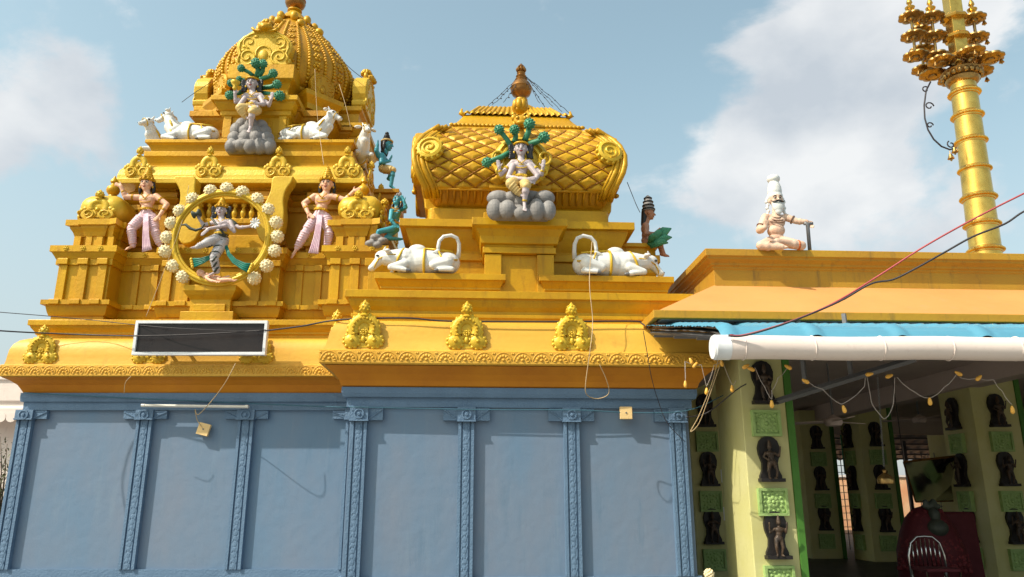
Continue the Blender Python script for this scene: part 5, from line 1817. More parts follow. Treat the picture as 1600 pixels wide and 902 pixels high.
tk = thing('kneeling_statue', 'turquoise kneeling statue looking up with raised hand behind the left bull', 'statue', at(612, 372, 12.35))
f = Figure(tk, 12.35, 8.5, dict(head=(621, 314), neck=(620, 325), shL=(612, 330, -.10), shR=(626, 328, .08), pelvis=(617, 356),
    eL=(610, 343, -.2), wL=(618, 352, -.2), hL=(624, 356, -.2), eR=(634, 324, -.05), wR=(631, 314, -.08), hR=(627, 305, -.1),
    hipL=(614, 358, -.08), knL=(592, 362, -.2), anL=(586, 379, -.16), toL=(577, 384, -.2), hipR=(619, 359, .06), knR=(603, 372, -.1), anR=(625, 374, 0), toR=(632, 373, .05)), face=(-.35, -.75, .55), up=(.2, .3, .93))
f.head(); f.torso(); f.arm('shL', 'eL', 'wL', 'hL'); f.arm('shR', 'eR', 'wR', 'hR'); f.leg('hipL', 'knL', 'anL', 'toL'); f.leg('hipR', 'knR', 'anR', 'toR')
f.skin(turq); f.face(); f.hair(black, False, True); f.crown(rock, 1.1, .6)
f.jewels(gold, (('shL', 'elL', .38),) if False else (), ())
m = MB()
for px, py in ((588, 372), (580, 382), (598, 378), (590, 385)): m.ell(at(px, py, 12.2), (.11, .12, .07), None, 12, 8)
fused(m, 'rock_base', rock, tk, .015, 1)

# --- figure with green leaves on the right face of the barrel roof
bs = thing('seated_statue', 'brown statue in striped tall cap facing right with large green leaves in its lap', 'statue', at(1012, 380, 12.6))
f = Figure(bs, 12.6, 9.5, dict(head=(1014, 334), neck=(1010, 346), shL=(1008, 352, -.2), shR=(1008, 352, .2), pelvis=(1008, 377),
    eL=(1010, 365, -.26), wL=(1022, 365, -.18), hL=(1032, 357, -.14), eR=(1010, 366, .2), wR=(1024, 370, .14), hR=(1034, 366, .1),
    hipL=(1010, 379, -.1), knL=(1030, 379, -.2), anL=(1038, 398, -.2), toL=(1046, 401, -.2), hipR=(1010, 379, .1), knR=(1030, 380, .2), anR=(1034, 398, .2), toR=(1042, 401, .2)), face=(1, -.15, 0))
f.head(); f.torso(); f.arm('shL', 'eL', 'wL', 'hL'); f.arm('shR', 'eR', 'wR', 'hR'); f.leg('hipL', 'knL', 'anL', 'toL'); f.leg('hipR', 'knR', 'anR', 'toR')
f.skin(brown_skin); f.face()
m = MB(); m.lathe(f.H(0, .05, .35), [(f.hr * .9, 0), (f.hr * .85, .06), (f.hr * .78, .07), (f.hr * .74, .13), (f.hr * .68, .14), (f.hr * .6, .2), (f.hr * .54, .21), (f.hr * .4, .27), (f.hr * .1, .30)], 18); m.build('striped_cap', rock, bs, True, 40)
m = MB()
for z, r_ in ((.03, .90), (.10, .80), (.17, .68), (.24, .52)): m.tube(ringpts(f.H(0, .05, .35) + V(0, 0, z), (0, 0, 1), f.hr * r_), .014, 6, True)
m.build('cap_stripes', black, bs, True)
m = MB(); m.cap(f.H(0, .6, .3), f.hr * .5, f.H(.0, .75, -1.6), f.hr * .5); m.cap(f.H(0, .75, -1.6), f.hr * .5, f.H(.0, .7, -2.8), f.hr * .3); fused(m, 'hair', black, bs, .012, 0)
m = MB(); m.tube([f.H(.62, .2, .5), f.H(.75, .3, .1), f.H(.7, .35, -.3)], [.03, .05, .02], 8); m.build('ear_flap', white, bs, True)
m = MB()
for k, (x0, y0, x1, y1, w) in enumerate(((1014, 384, 1049, 357, .10), (1016, 386, 1050, 371, .08), (1015, 383, 1036, 360, .07), (1016, 386, 1044, 380, .07), (1014, 381, 1024, 368, .06))):
    a = at(x0, y0, 12.35); b_ = at(x1, y1, 12.3 - .03 * k)
    m.tube([a, a.lerp(b_, .35) + V(0, -.04, .03), a.lerp(b_, .7) + V(0, -.05, .03), b_], [w * .5, w, w * .8, .01], 9, flat=.4)
m.build('green_leaves', green_branch, bs, True)

# --- bearded sage on the parapet
sg = thing('sage_statue', 'white bearded sage statue sitting cross legged with a short crutch on the parapet', 'statue', at(1222, 392, 11.30))
f = Figure(sg, 11.30, 12.5, dict(head=(1212, 313), neck=(1212, 330), shL=(1196, 340), shR=(1228, 340), pelvis=(1213, 374),
    eL=(1187, 360, -.05), wL=(1195, 356, -.20), hL=(1199, 343, -.24), eR=(1245, 346, -.06), wR=(1260, 347, -.1), hR=(1271, 357, -.13),
    hipL=(1205, 378, -.02), knL=(1189, 384, -.24), anL=(1222, 386, -.34), toL=(1232, 387, -.38), hipR=(1222, 378, -.02), knR=(1252, 384, -.20), anR=(1214, 377, -.30), toR=(1202, 377, -.34)))
f.head(); f.torso(1.0, .8)
f.arm('shL', 'eL', 'wL', 'hL', .42, .36, .26, .5, 1); f.arm('shR', 'eR', 'wR', 'hR', .38, .3, .24, .3, -1, .35)
f.leg('hipL', 'knL', 'anL', 'toL', .6, .46, .3); f.leg('hipR', 'knR', 'anR', 'toR', .6, .46, .3)
f.skin(cream_skin); f.face(); h = f.hr
m = MB()
m.ell(f.H(0, .15, .45), (h * .88, h * .86, h * .66)); m.ell(f.H(0, .1, 1.0), (h * .80, h * .80, h * .75))
m.lathe(f.H(0, .08, 0), [(h * .78, h * 1.0), (h * .74, h * 1.5), (h * .62, h * 1.9), (h * .5, h * 2.1), (h * .56, h * 2.2), (h * .68, h * 2.35), (h * .72, h * 2.6), (h * .62, h * 2.85), (h * .35, h * 3.0)], 20)
for k in range(6):
    for sx in (-1, 1): m.ell(f.H(sx * (.85 + .12 * (k % 2)), .2, .2 - k * .36), (h * .2, h * .22, h * .2), None, 8, 6)
fused(m, 'turban', white, sg, .012, 1)
m = MB(); m.ell(f.H(0, -.52, -.95), (h * .62, h * .40, h * .70)); m.ell(f.H(0, -.40, -.6), (h * .68, h * .42, h * .40)); m.ell(f.H(0, -.55, -1.5), (h * .40, h * .28, h * .40))
fused(m, 'beard', white, sg, .012, 1)
m = MB()
for sx in (-1, 1): m.tube([f.H(sx * a_, b_, c_) for a_, b_, c_ in ((.02, -.95, -.38), (.25, -.92, -.44), (.50, -.80, -.50), (.70, -.66, -.36), (.78, -.6, -.24))], [h * .09, h * .11, h * .08, h * .05, h * .02], 7)
m.build('moustache', black, sg, True)
m = MB()
mid = (f.P('shL') + f.P('shR')) / 2
for rr, dz in ((.62, .12), (.78, -.12), (.95, -.32)): m.tube(ringpts(mid + V(0, -.12 * h, dz * h), (0, -.62, .78), h * rr), h * .06, 6, True)
m.tube(ringpts(f.P('shL').lerp(f.P('eL'), .7), f.P('eL') - f.P('shL'), h * .48), h * .07, 6, True)
m.tube(ringpts(f.P('shR').lerp(f.P('eR'), .6), f.P('eR') - f.P('shR'), h * .42), h * .09, 6, True)
m.build('beads', bead_m, sg, True)
m = MB(); m.tube([f.P('wR').lerp(f.P('eR'), .3) + V(0, -.03, -.13 * h), at(1262, 352, 11.18), at(1265.5, 393, 11.2)], [h * .2, h * .2, h * .2], 9)
m.tube([at(1256, 350, 11.18), at(1270, 350, 11.18)], h * .16, 8)
m.build('crutch', steel, sg, True)
m = MB(); q0 = f.P('knR').lerp(f.P('hipR'), .0)
m.tube(ringpts(f.P('knR').lerp(f.P('anR'), .12), (1, 0, 0), h * .44), h * .12, 7, True)
m.build('orange_cloth_hem', paint('orange_red', (.55, .13, .03), .5, 0, None, 6, .1, 30), sg, True)

# ------------------------------------------------------------------ bulls
def bull(name, label, place_, L_, flip=False, rz=0, mode='low', group=None, cat='bull statue', tail=True):
    """lying humped bull, nose at x=0, rump at x=1, ground z=0, facing -x"""
    root = thing(name, label, cat, place_, group, None, rz)
    sg_ = -1 if flip else 1
    def T(x, y, z): return ORG[root.name] + V((x - .5) * sg_, y, z) * L_
    b = MB()
    def C(p, r0, q, r1): b.cap(T(*p), r0 * L_, T(*q), r1 * L_)
    def E(p, r): b.ell(T(*p), [k * L_ for k in r], None, 16, 11)
    E((.62, 0, .145), (.27, .125, .135)); E((.84, 0, .135), (.14, .12, .125)); E((.45, 0, .14), (.16, .115, .135)); E((.52, 0, .285), (.095, .05, .06)); E((.50, 0, .235), (.12, .06, .07))
    if mode == 'low':
        C((.40, 0, .18), .12, (.20, 0, .185), .085)
        E((.155, 0, .205), (.085, .062, .066)); C((.15, 0, .19), .058, (.055, 0, .085), .038); E((.045, 0, .072), (.042, .044, .036)); C((.32, 0, .12), .07, (.38, 0, .05), .05)
        eye = (.105, .056, .195); ear = (.215, .085, .235); horn = (.165, .035, .25); noz = (.010, .02, .08)
    else:
        C((.38, 0, .20), .115, (.26, 0, .36), .075); C((.40, 0, .12), .10, (.27, 0, .25), .07)
        E((.235, 0, .44), (.075, .058, .058)); C((.23, 0, .43), .052, (.12, 0, .365), .034); E((.11, 0, .358), (.036, .038, .032))
        eye = (.19, .052, .45); ear = (.275, .085, .455); horn = (.25, .038, .485); noz = (.078, .018, .362)
    for s_ in (-1, 1):
        b.ell(T(ear[0], s_ * (ear[1] + .03), ear[2]), (.035 * L_, .06 * L_, .022 * L_), Matrix.Rotation(s_ * R(-15), 3, 'X'), 10, 7)
    # folded legs on both sides
    for s_ in (-1, 1):
        C((.40, s_ * .085, .10), .055, (.255, s_ * .11, .055), .034); C((.255, s_ * .11, .05), .032, (.385, s_ * .13, .028), .024); C((.385, s_ * .13, .026), .026, (.42, s_ * .13, .02), .024)
        C((.84, s_ * .09, .12), .085, (.70, s_ * .125, .075), .045); C((.70, s_ * .125, .06), .034, (.90, s_ * .14, .035), .026); C((.90, s_ * .14, .03), .024, (.76, s_ * .155, .022), .021)
    fused(b, 'body', white, root, .0085 * L_ if L_ > 1 else .011 * L_, 2)
    e = MB(); hn = MB()
    for s_ in (-1, 1):
        e.ell(T(eye[0], s_ * eye[1], eye[2]), (.017 * L_, .008 * L_, .012 * L_), None, 8, 5)
        e.ell(T(noz[0], s_ * noz[1], noz[2]), (.006 * L_, .008 * L_, .007 * L_), None, 7, 4)
        hn.cap(T(*[horn[0], s_ * horn[1], horn[2]]), .017 * L_, T(horn[0] + .02, s_ * (horn[1] + .012), horn[2] + .045), .006 * L_, 8)
    e.build('eyes', black, root, True); hn.build('horns', white, root, True)
    hv = MB()
    for s_ in (-1, 1):
        hv.cap(T(.425, s_ * .13, .019), .024 * L_, T(.455, s_ * .13, .016), .017 * L_, 8)
        hv.cap(T(.75, s_ * .155, .019), .02 * L_, T(.725, s_ * .155, .016), .014 * L_, 8)
    hv.build('hooves', steel, root, True)
    g_ = MB()
    def band(c, axis, ry, rz_, t, a0=0, a1=360):
        q = Vector(axis).normalized().to_track_quat('Z', 'Y').to_matrix()
        pts = [T(*c) + q @ Vector((math.cos(R(a)) * rz_ * L_, math.sin(R(a)) * ry * L_, 0)) for a in range(a0, a1 + 1, 12)]
        for p in pts: pass
        g_.tube(pts, t * L_, 6)
    def hoop(x, zc, ry, rz_, t, tilt=0):
        pts = [T(x + tilt * math.sin(R(a)), math.cos(R(a)) * ry, zc + math.sin(R(a)) * rz_) for a in range(0, 360, 12)]
        g_.tube(pts, t * L_, 6, True)
    hoop(.60, .145, .135, .145, .014)
    if mode == 'low':
        hoop(.335, .165, .112, .125, .014, .05); hoop(.10, .125, .055, .062, .007, .03)
        g_.tube([T(.30, -.10, .2), T(.20, -.075, .20), T(.11, -.057, .15)], .007 * L_, 5)
    else:
        hoop(.345, .25, .105, .10, .014, -.06); hoop(.17, .40, .052, .055, .006, -.03)
        g_.tube([T(.33, -.09, .18), T(.36, -.10, .12), T(.40, -.12, .09)], .012 * L_, 6)
    for s_ in (-1, 1):
        g_.tube([T(.60, s_ * .05, .285), T(.75, s_ * .075, .265), T(.90, s_ * .06, .25)], .009 * L_, 6)
        g_.tube([T(.75, s_ * .095, .245), T(.78, s_ * .132, .17), T(.86, s_ * .135, .14), T(.95, s_ * .09, .15)], .010 * L_, 6)
    g_.build('straps', gold_lemon, root, True)
    if tail:
        t_ = MB()
        pts = [(.955, 0, .20), (.965, -.03, .27), (.965, -.06, .34), (.94, -.08, .40), (.88, -.09, .425), (.80, -.09, .41), (.755, -.085, .36), (.745, -.08, .30), (.745, -.085, .25)]
        t_.tube([T(*p) for p in pts], [k * L_ for k in (.026, .022, .021, .020, .020, .020, .020, .02, .018)], 9)
        for q_ in range(3): t_.cap(T(.745, -.085, .25), .022 * L_, T(.69 + q_ * .02, -.09, .225), .012 * L_, 7)
        t_.build('tail', white, root, True)
    return root
gb = 'white bull statues lying on the ledges'
p = at(648, 421, 11.24); bull('bull_statue', 'white lying bull facing left with curled tail on the left platform', (p.x, 11.26, 4.905), 1.44, False, YAW, 'low', gb)
p = at(966, 426, 11.44); bull('bull_statue', 'white lying bull facing right with curled tail on the right platform', (p.x, 11.46, 4.905), 1.50, True, YAW + R(4), 'low', gb)
p = at(297, 217, 13.45); bull('bull_statue', 'white bull with raised head lying along the front ledge left of the mound of rocks', (p.x, 13.22, 8.055), 1.36, False, 0, 'up', gb, tail=False)
p = at(262, 217, 13.5); bull('bull_statue', 'white bull at the left end of the top ledge, mostly hidden behind the other', (p.x - .22, 13.80, 8.055), 1.36, False, R(62), 'up', gb, tail=False)
p = at(492, 222, 13.45); bull('bull_statue', 'white bull with raised head lying along the front ledge right of the mound of rocks', (p.x, 13.22, 8.055), 1.36, True, R(-8), 'up', gb, tail=False)
p = at(560, 240, 13.6); bull('bull_statue', 'white bull at the right corner of the top ledge turned towards the right face', (p.x + .02, 13.62, 7.86), 1.30, True, R(-62), 'up', gb, tail=False)

# ------------------------------------------------------------------ awning, gutter
AYB, AYF = 10.7, 8.0
aw = thing('awning', 'sky blue ribbed sheet awning with dark underside in front of the hall', 'awning', (8, 9.3, 0))
zb0, zf0 = 3.985, 3.27
XL = at(1012, 512, 10.6).x
XF = at(1118, 520, 8.0).x
def awn(x, v):
    """v 0 back .. 1 front, front edge bends down"""
    y = AYB + (AYF - AYB) * v
    z = zb0 + (zf0 + .10 - zb0) * v
    if v > .93: z -= (v - .93) ** 1.6 * 8.5
    t = (x - XL) / .62
    rib = 0
    ph = ((x - XL - .25) % .92) / .92
    if ph < .22: rib = .045 * math.sin(math.pi * ph / .22)
    step = .012 * ((v * 9) % 1)
    fine = .006 * math.sin(v * 2 * math.pi * 26) * (0 if ph < .22 else 1)
    return z + rib + step + fine
XR = 17.0
def awf(u, v):
    xl = XL + (XF - XL) * v
    x = xl + (XR - xl) * u
    y = AYB + (AYF - AYB) * v
    dy = max(0, (v - .93)) * .0
    off = Vector((x - HP.x, y - HP.y, 0)); r_ = RZ(YAW * .5) @ off
    return Vector((HP.x + r_.x, HP.y + r_.y, awn(x, v)))
m = MB(); m.grid(awf, 520, 110)
m.build('roof_sheet', awn_blue, aw, True)
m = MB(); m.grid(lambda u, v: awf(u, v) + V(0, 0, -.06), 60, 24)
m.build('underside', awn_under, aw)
m = MB()
for u in (0.004, .12, .26, .4, .55, .7, .85, .995):
    m.tube([awf(u, 0.02) + V(0, 0, -.10), awf(u, .5) + V(0, 0, -.10), awf(u, .97) + V(0, 0, -.10)], .03, 4)
for v in (.04, .35, .65, .93):
    m.tube([awf(0.005, v) + V(0, 0, -.14), awf(.995, v) + V(0, 0, -.14)], .03, 4)
m.build('frame', steel, aw)
gt = thing('gutter_pipe', 'white plastic pipe gutter with end cap along the front of the blue awning', 'pipe', at(1110, 543, 7.9))
g0 = at(1131, 543.5, 7.88); g1 = at(1640, 545.5, 8.02); g1 = g0 + (g1 - g0) * 1.9
rr = 18.6 * mpp(1131, 543, 7.9)
m = MB(); m.tube([g0.lerp(g1, k / 30) + V(0, 0, .006 * math.sin(k * .8)) for k in range(31)], rr, 28); m.build('pipe', pvc, gt, True, 50)
m = MB(); d = (g1 - g0).normalized(); gc = at(1113, 543, 7.88)
m.tube([gc, gc + d * .02, gc + d * .021, gc + d * .17], [rr * .97, rr * 1.04, rr * 1.06, rr * 1.06], 28); m.build('end_cap', frame_white, gt, True, 50)
m = MB()
for k in range(9):
    p = g0.lerp(g1, .03 + k * .11); m.tube(ringpts(p, d, rr * 1.015, 24), .007, 4, True)
m.build('clamp', pvc, gt, True)

# ------------------------------------------------------------------ panel, lamps, boxes on the walls
pt = thing('display_panel', 'long black panel in a white frame mounted on the left golden eave', 'panel', at(312, 556, 11.55))
a0 = at(206, 555, 11.55); a1 = at(414.5, 553, 11.55); z1 = at(212, 503, 11.62).z
m = MB(); m.box(a0.x + .03, a1.x - .03, 11.56, 11.60, a0.z + .03, z1 - .03); m.build('screen', panel_dark, pt)
m = MB(); w = .045
m.box(a0.x, a1.x, 11.53, 11.62, a0.z, a0.z + w); m.box(a0.x, a1.x, 11.53, 11.62, z1 - w, z1)
m.box(a0.x, a0.x + w, 11.53, 11.62, a0.z + w, z1 - w); m.box(a1.x - w, a1.x, 11.53, 11.62, a0.z + w, z1 - w)
m.build('frame', frame_white, pt, bevel=.004)
for x in (a0.x + .45, a1.x - .45):
    m = MB(); m.box(x - .02, x + .02, 11.62, 12.0, a0.z + .05, a0.z + .09); m.box(x - .02, x + .02, 11.62, 11.9, z1 - .12, z1 - .08); m.build('bracket', steel, pt)
def tube_light(label, p0, p1, Y0, Y1, h):
    A = at(*p0, Y0); B = at(*p1, Y1)
    t = thing('tube_light', label, 'lamp', (A + B) / 2, 'unlit tube lights on the blue walls')
    d = (B - A).normalized()
    m = MB(); m.tube([A + V(0, .035, .0), B + V(0, .035, .0)], h * .5, 4); m.build('batten', frame_white, t)
    m = MB(); m.tube([A + d * .03, B - d * .03], h * .42, 10); m.build('tube', tube_white, t, True, 60)
    for P_ in (A, B - d * .05):
        m = MB(); m.tube([P_, P_ + d * .05], h * .55, 8); m.build('end_holder', tube_white, t)
tube_light('thin unlit tube light fixed on the left blue wall above the hanging box', (221, 633.5), (388, 635.5), 11.98, 11.98, .045)
tube_light('long unlit tube light on the blue frieze of the front shrine', (794, 614), (1003, 617.5), 10.93, 11.03, .055)
def box_thing(label, c, Y, s_, rot, name='junction_box'):
    C_ = at(*c, Y)
    t = thing(name, label, 'box', C_, 'small cream boxes on the blue walls')
    M = Matrix.Rotation(R(rot), 3, 'Y')
    m = MB(); m.obox(C_, (s_, .05, s_), M); m.build('cover', box_cream, t, bevel=.006)
    m = MB(); m.lathe(C_ + V(0, -.028, 0), [(.012, 0), (.012, .006), (.0, .006)], 8, Matrix.Rotation(R(90), 3, 'X')); m.build('screw', steel, t)
box_thing('small cream box hanging tilted from a wire on the left blue wall', (318.5, 671), 12.10, .185, 14)
box_thing('small cream box fixed square on the front shrine wall beside its right bay capital', (978, 645.5), 10.98, .175, 0)

# ------------------------------------------------------------------ wires
def wire(name, label, pts, r, mat, cat='wire', group=None, sub=6):
    P_ = [at(p[0], p[1], p[2]) for p in pts]
    sm = []
    for i in range(len(P_) - 1):
        p0 = P_[max(i - 1, 0)]; p1 = P_[i]; p2 = P_[i + 1]; p3 = P_[min(i + 2, len(P_) - 1)]
        for k in range(sub):
            t = k / sub
            sm.append(.5 * ((2 * p1) + (p2 - p0) * t + (2 * p0 - 5 * p1 + 4 * p2 - p3) * t * t + (3 * p1 - p0 - 3 * p2 + p3) * t ** 3))
    sm.append(P_[-1])
    m = MB(); m.tube(sm, r, 6)
    return single(m, name, mat, label, cat, group, True)
wire('rope', 'thin blue rope stretched along the top of the left blue wall', [(38, 614, 12.04), (200, 622, 12.06), (400, 631, 12.07), (544, 637, 12.04)], .009, rope_blue, 'rope')
wire('rope', 'thin blue rope crossing the capitals of the front shrine wall', [(545, 636, 10.755), (730, 640, 10.84), (900, 641, 10.91), (985, 645, 10.97), (1072, 642, 10.98), (1130, 618, 11.2)], .007, rope_blue, 'rope')
wire('cable', 'dark cable along the top of the eave of the front shrine', [(415, 517, 11.4), (470, 510, 11.0), (530, 500, 10.65), (632, 497, 10.64), (700, 502, 10.66), (850, 503, 10.72), (985, 502, 10.8), (1003, 506, 10.8), (1018, 517, 10.7)], .012, wire_dark, 'cable')
wire('cable', 'upper thin cable entering from the left over the tower roof ledge', [(-40, 484, 11.5), (0, 488, 11.6), (75, 494, 11.75), (140, 500, 11.8), (260, 512, 11.45), (415, 519, 11.4)], .006, wire_dark, 'cable')
wire('cable', 'lower dark cable entering from the left and crossing the black panel', [(-60, 511, 10.9), (0, 517, 11.2), (100, 522, 11.5), (213, 525, 11.42), (320, 522, 11.42), (415, 516, 11.4)], .011, wire_dark, 'cable')
wire('cable', 'red cable rising from the awning corner to the upper right', [(1140, 524, 7.75), (1165, 523, 7.72), (1230, 504, 7.6), (1300, 475, 7.5), (1370, 433, 7.4), (1440, 388, 7.2), (1520, 343, 7.0), (1605, 300, 6.8), (1700, 255, 6.6)], .0085, wire_red, 'cable')
wire('cable', 'black cable running beside the red one to the upper right', [(1138, 525, 7.74), (1166, 524, 7.71), (1235, 503, 7.58), (1310, 472, 7.48), (1360, 444, 7.38), (1395, 437, 7.3), (1430, 420, 7.2), (1475, 395, 7.1), (1520, 370, 7.0), (1570, 350, 6.9), (1610, 326, 6.8), (1700, 300, 6.6)], .0095, wire_dark, 'cable')
hang = 'thin hanging wires'
wire('wire', 'thin tan wire hanging down the front shrine to a loop by the tube light', [(925, 378, 10.9), (921, 440, 10.5), (926, 500, 10.45), (923, 540, 10.35), (915, 600, 10.4), (918, 618, 10.5), (935, 623, 10.6), (951, 615, 10.55), (948, 595, 10.5), (937, 570, 10.42)], .006, wire_tan, 'wire', hang)
wire('wire', 'thin wire falling from the awning tip across the right blue capital', [(1005, 517, 10.25), (1010, 545, 10.3), (1018, 590, 10.4), (1028, 625, 10.85), (1042, 660, 10.9), (1070, 690, 10.95)], .005, wire_dark, 'wire', hang)
wire('wire', 'tan wire dropping from the panel to the tilted cream box', [(368, 568, 11.42), (352, 598, 11.4), (332, 625, 11.8), (310, 648, 12.0), (305, 640, 12.0), (308, 656, 12.05), (316, 668, 12.05)], .006, wire_tan, 'wire', hang)
wire('wire', 'short tan wire hanging from the left eave above the first wall bay', [(205, 588, 11.5), (196, 598, 11.5), (194, 615, 11.6)], .005, wire_tan, 'wire', hang)
wire('wire', 'thin wire from the dome top down to the right gable shield', [(470, 25, 14.7), (515, 75, 14.4), (545, 105, 14.3), (566, 122, 14.3)], .007, wire_dark, 'wire', hang)
wire('wire', 'thin wire from the head of the left rocky bull up to the dome side', [(284, 160, 13.3), (300, 148, 13.3), (330, 128, 13.6)], .006, wire_dark, 'wire', hang)
wire('wire', 'thin tan wire falling past the right raised head bull', [(492, 108, 12.9), (495, 170, 12.9), (500, 215, 12.8), (506, 258, 12.5)], .005, wire_tan, 'wire', hang)
wire('wire', 'thin tan wire beside the left guardian and the ring', [(295, 290, 12.1), (288, 330, 12.1), (280, 360, 12.0), (250, 440, 12.0), (228, 495, 11.9)], .005, wire_tan, 'wire', hang)
wire('wire', 'thin tan wire hanging over the golden shield beside the dome', [(530, 132, 13.0), (540, 165, 12.9), (548, 200, 12.9)], .005, wire_tan, 'wire', hang)
wire('wire', 'tan wire loop hanging beside the right edge of the blue wall', [(1122, 562, 9.8), (1112, 600, 10.0), (1092, 650, 10.2), (1079, 674, 10.3), (1092, 662, 10.2), (1108, 620, 10.0), (1125, 570, 9.8)], .006, wire_tan, 'wire', hang)
wire('wire', 'dark wire trailing from the right end of the barrel roof down to the leaves', [(980, 285, 11.7), (990, 310, 11.6), (995, 322, 11.6), (1000, 332, 12.0)], .006, wire_dark, 'wire', hang)
wire('cable', 'dark cable strung from the blue wall corner to the first hall column', [(1072, 652, 10.9), (1105, 645, 10.9), (1150, 610, 10.6), (1166, 600, 10.5)], .008, wire_dark, 'cable')

# strings of small orange lamps below the gutter
def light_string(label, nodes, bulbs, Y):
    c = at(nodes[0][0], nodes[0][1], Y)
    t = thing('light_string', label, 'light string', c, 'strings of small orange lamps')
    m = MB(); P_ = [at(x_, y_, Y) for x_, y_ in nodes]
    for p0, p1 in zip(P_, P_[1:]): m.tube(wirepts(p0, p1, .02, 6, .002), .0032, 5)
    m.build('wire', wire_white, t)
    for (x_, y_, a) in bulbs:
        b = MB(); c = at(x_, y_, Y); M = Matrix.Rotation(R(a), 3, 'Y')
        b.lathe(c + M @ V(0, 0, .045), [(.008, 0), (.014, -.01), (.018, -.025), (.020, -.035), (.023, -.05), (.021, -.07), (.012, -.082), (.004, -.086)], 12, M)
        b.build('bulb', bulb_m, t, True, 50)
light_string('orange lamp string at the right corner of the blue wall', [(1070, 565), (1071, 598), (1071, 565), (1096, 570), (1104, 604), (1116, 570), (1128, 562), (1144, 602), (1150, 594)], [(1071, 601, 0), (1086, 571, 40), (1080, 565, -20), (1104, 612, 8), (1128, 568, -8), (1144, 608, 0)], 9.2)
light_string('orange lamp string in front of the first cream column', [(1166, 572), (1180, 575), (1195, 605), (1206, 624), (1206, 610), (1216, 590), (1230, 574)], [(1165, 573, 60), (1174, 577, -70), (1206, 632, 0), (1232, 574, -60)], 8.3)
light_string('orange lamp string before the dark hall left of the chain', [(1262, 595), (1285, 608), (1315, 632), (1350, 605), (1352, 590)], [(1259, 596, -60), (1319, 640, -12), (1358, 585, 80)], 8.3)
light_string('lamp string with two drooping loops at the chain', [(1355, 590), (1362, 630), (1382, 655), (1395, 635), (1398, 590)], [(1389, 588, 70)], 8.35)
light_string('orange lamp string between the chain and the far right column', [(1402, 590), (1430, 613), (1452, 622), (1475, 605), (1495, 584)], [(1453, 628, 0), (1498, 584, -60)], 8.3)
light_string('orange lamp string at the far right edge under the gutter', [(1500, 590), (1529, 590), (1552, 593), (1565, 610), (1581, 632)], [(1529, 591, 50), (1582, 641, 0)], 8.3)

# ------------------------------------------------------------------ flag mast
M0 = at(1541, 400, 14); M1 = at(1487, 0, 14)
ax_ = (M1 - M0).normalized(); MQ = Matrix.Rotation(math.atan2(ax_.x, ax_.z), 3, 'Y')
mast = thing('flag_mast', 'tall polished brass ringed temple mast with lotus plates behind the parapet', 'mast', (M0.x, 14, 4.2))
def mz(py): 
    return (at(1541 - (395 - py) * .137, py, 14) - M0).dot(ax_)
um = mpp(1515, 250, 14)
prof_ = [(25 * um, -6.1)]
m = MB()
ys = [392, 352, 310, 266, 222, 182, 147]
um *= .9
m.lathe(M0, [(24.5 * um, -1.6), (24 * um, mz(400)), (24 * um, mz(352)), (23.4 * um, mz(310)), (22.6 * um, mz(266)), (22 * um, mz(222)), (21.5 * um, mz(182)), (21 * um, mz(140)), (20.5 * um, mz(128))], 40, MQ)
m.build('shaft', brass, mast, True, 50)
for y_ in ys[0:]:
    q = MB(); z = mz(y_); k = 24.5 if y_ > 300 else 22.5
    q.lathe(M0, [(k * um * .95, z - .07), (k * um * 1.02, z - .06), (k * um * 1.03, z - .035), (k * um * 1.16, z - .02), (k * um * 1.18, z + .01), (k * um * 1.06, z + .03), (k * um * 1.02, z + .06), (k * um * .95, z + .07)], 40, MQ)
    for i in range(32):
        a = 2 * math.pi * i / 32
        q.ell(M0 + MQ @ V(math.cos(a) * k * um * 1.16, math.sin(a) * k * um * 1.16, z - .005), (.014, .014, .018), None, 5, 3)
    q.build('ring', brass, mast, True, 40)
def lobed(mb, c, r, th=.035, n=8):
    mb.lathe(c, [(0, -.05), (r * .30, -.05), (r * .34, -.02), (r * .55, -.02), (r * .60, -.035), (r * .72, -.03), (r * .92, -.01), (r, .0), (r, th), (r * .9, th + .008), (0, th + .008)], 48, MQ, lobes=n, lobe_amt=.12)
q = MB(); z = mz(126)
q.lathe(M0, [(20 * um, z - .12), (26 * um, z - .06), (28 * um, z), (24 * um, z + .05), (30 * um, z + .09), (34 * um, z + .16), (30 * um, z + .22), (24 * um, z + .26)], 32, MQ)
for i in range(20):
    a = 2 * math.pi * i / 20
    q.ell(M0 + MQ @ V(math.cos(a) * 30 * um, math.sin(a) * 30 * um, z + .09), (.05, .05, .07), None, 7, 5)
q.build('capital', brass_dark, mast, True, 50)
z = mz(112)
for i in range(6):
    a = R(20) + 2 * math.pi * i / 6
    q = MB(); c = M0 + MQ @ V(math.cos(a) * .52, math.sin(a) * .52, z + .10); lobed(q, c, .24)
    q.tube([c, M0 + MQ @ V(0, 0, z + .08)], .04, 6)
    q.build('lotus_plate', brass_dark, mast, True, 40)
m = MB(); c = M0 + MQ @ V(0, 0, z + .22)
for k in range(4): m.box(0, 0, 0, 0, 0, 0) if False else None
m.obox(M0 + MQ @ V(0, 0, z + 1.05), (.26, .26, 1.75), MQ)
m.build('square_post', brass, mast, bevel=.01)
bell_pts = []
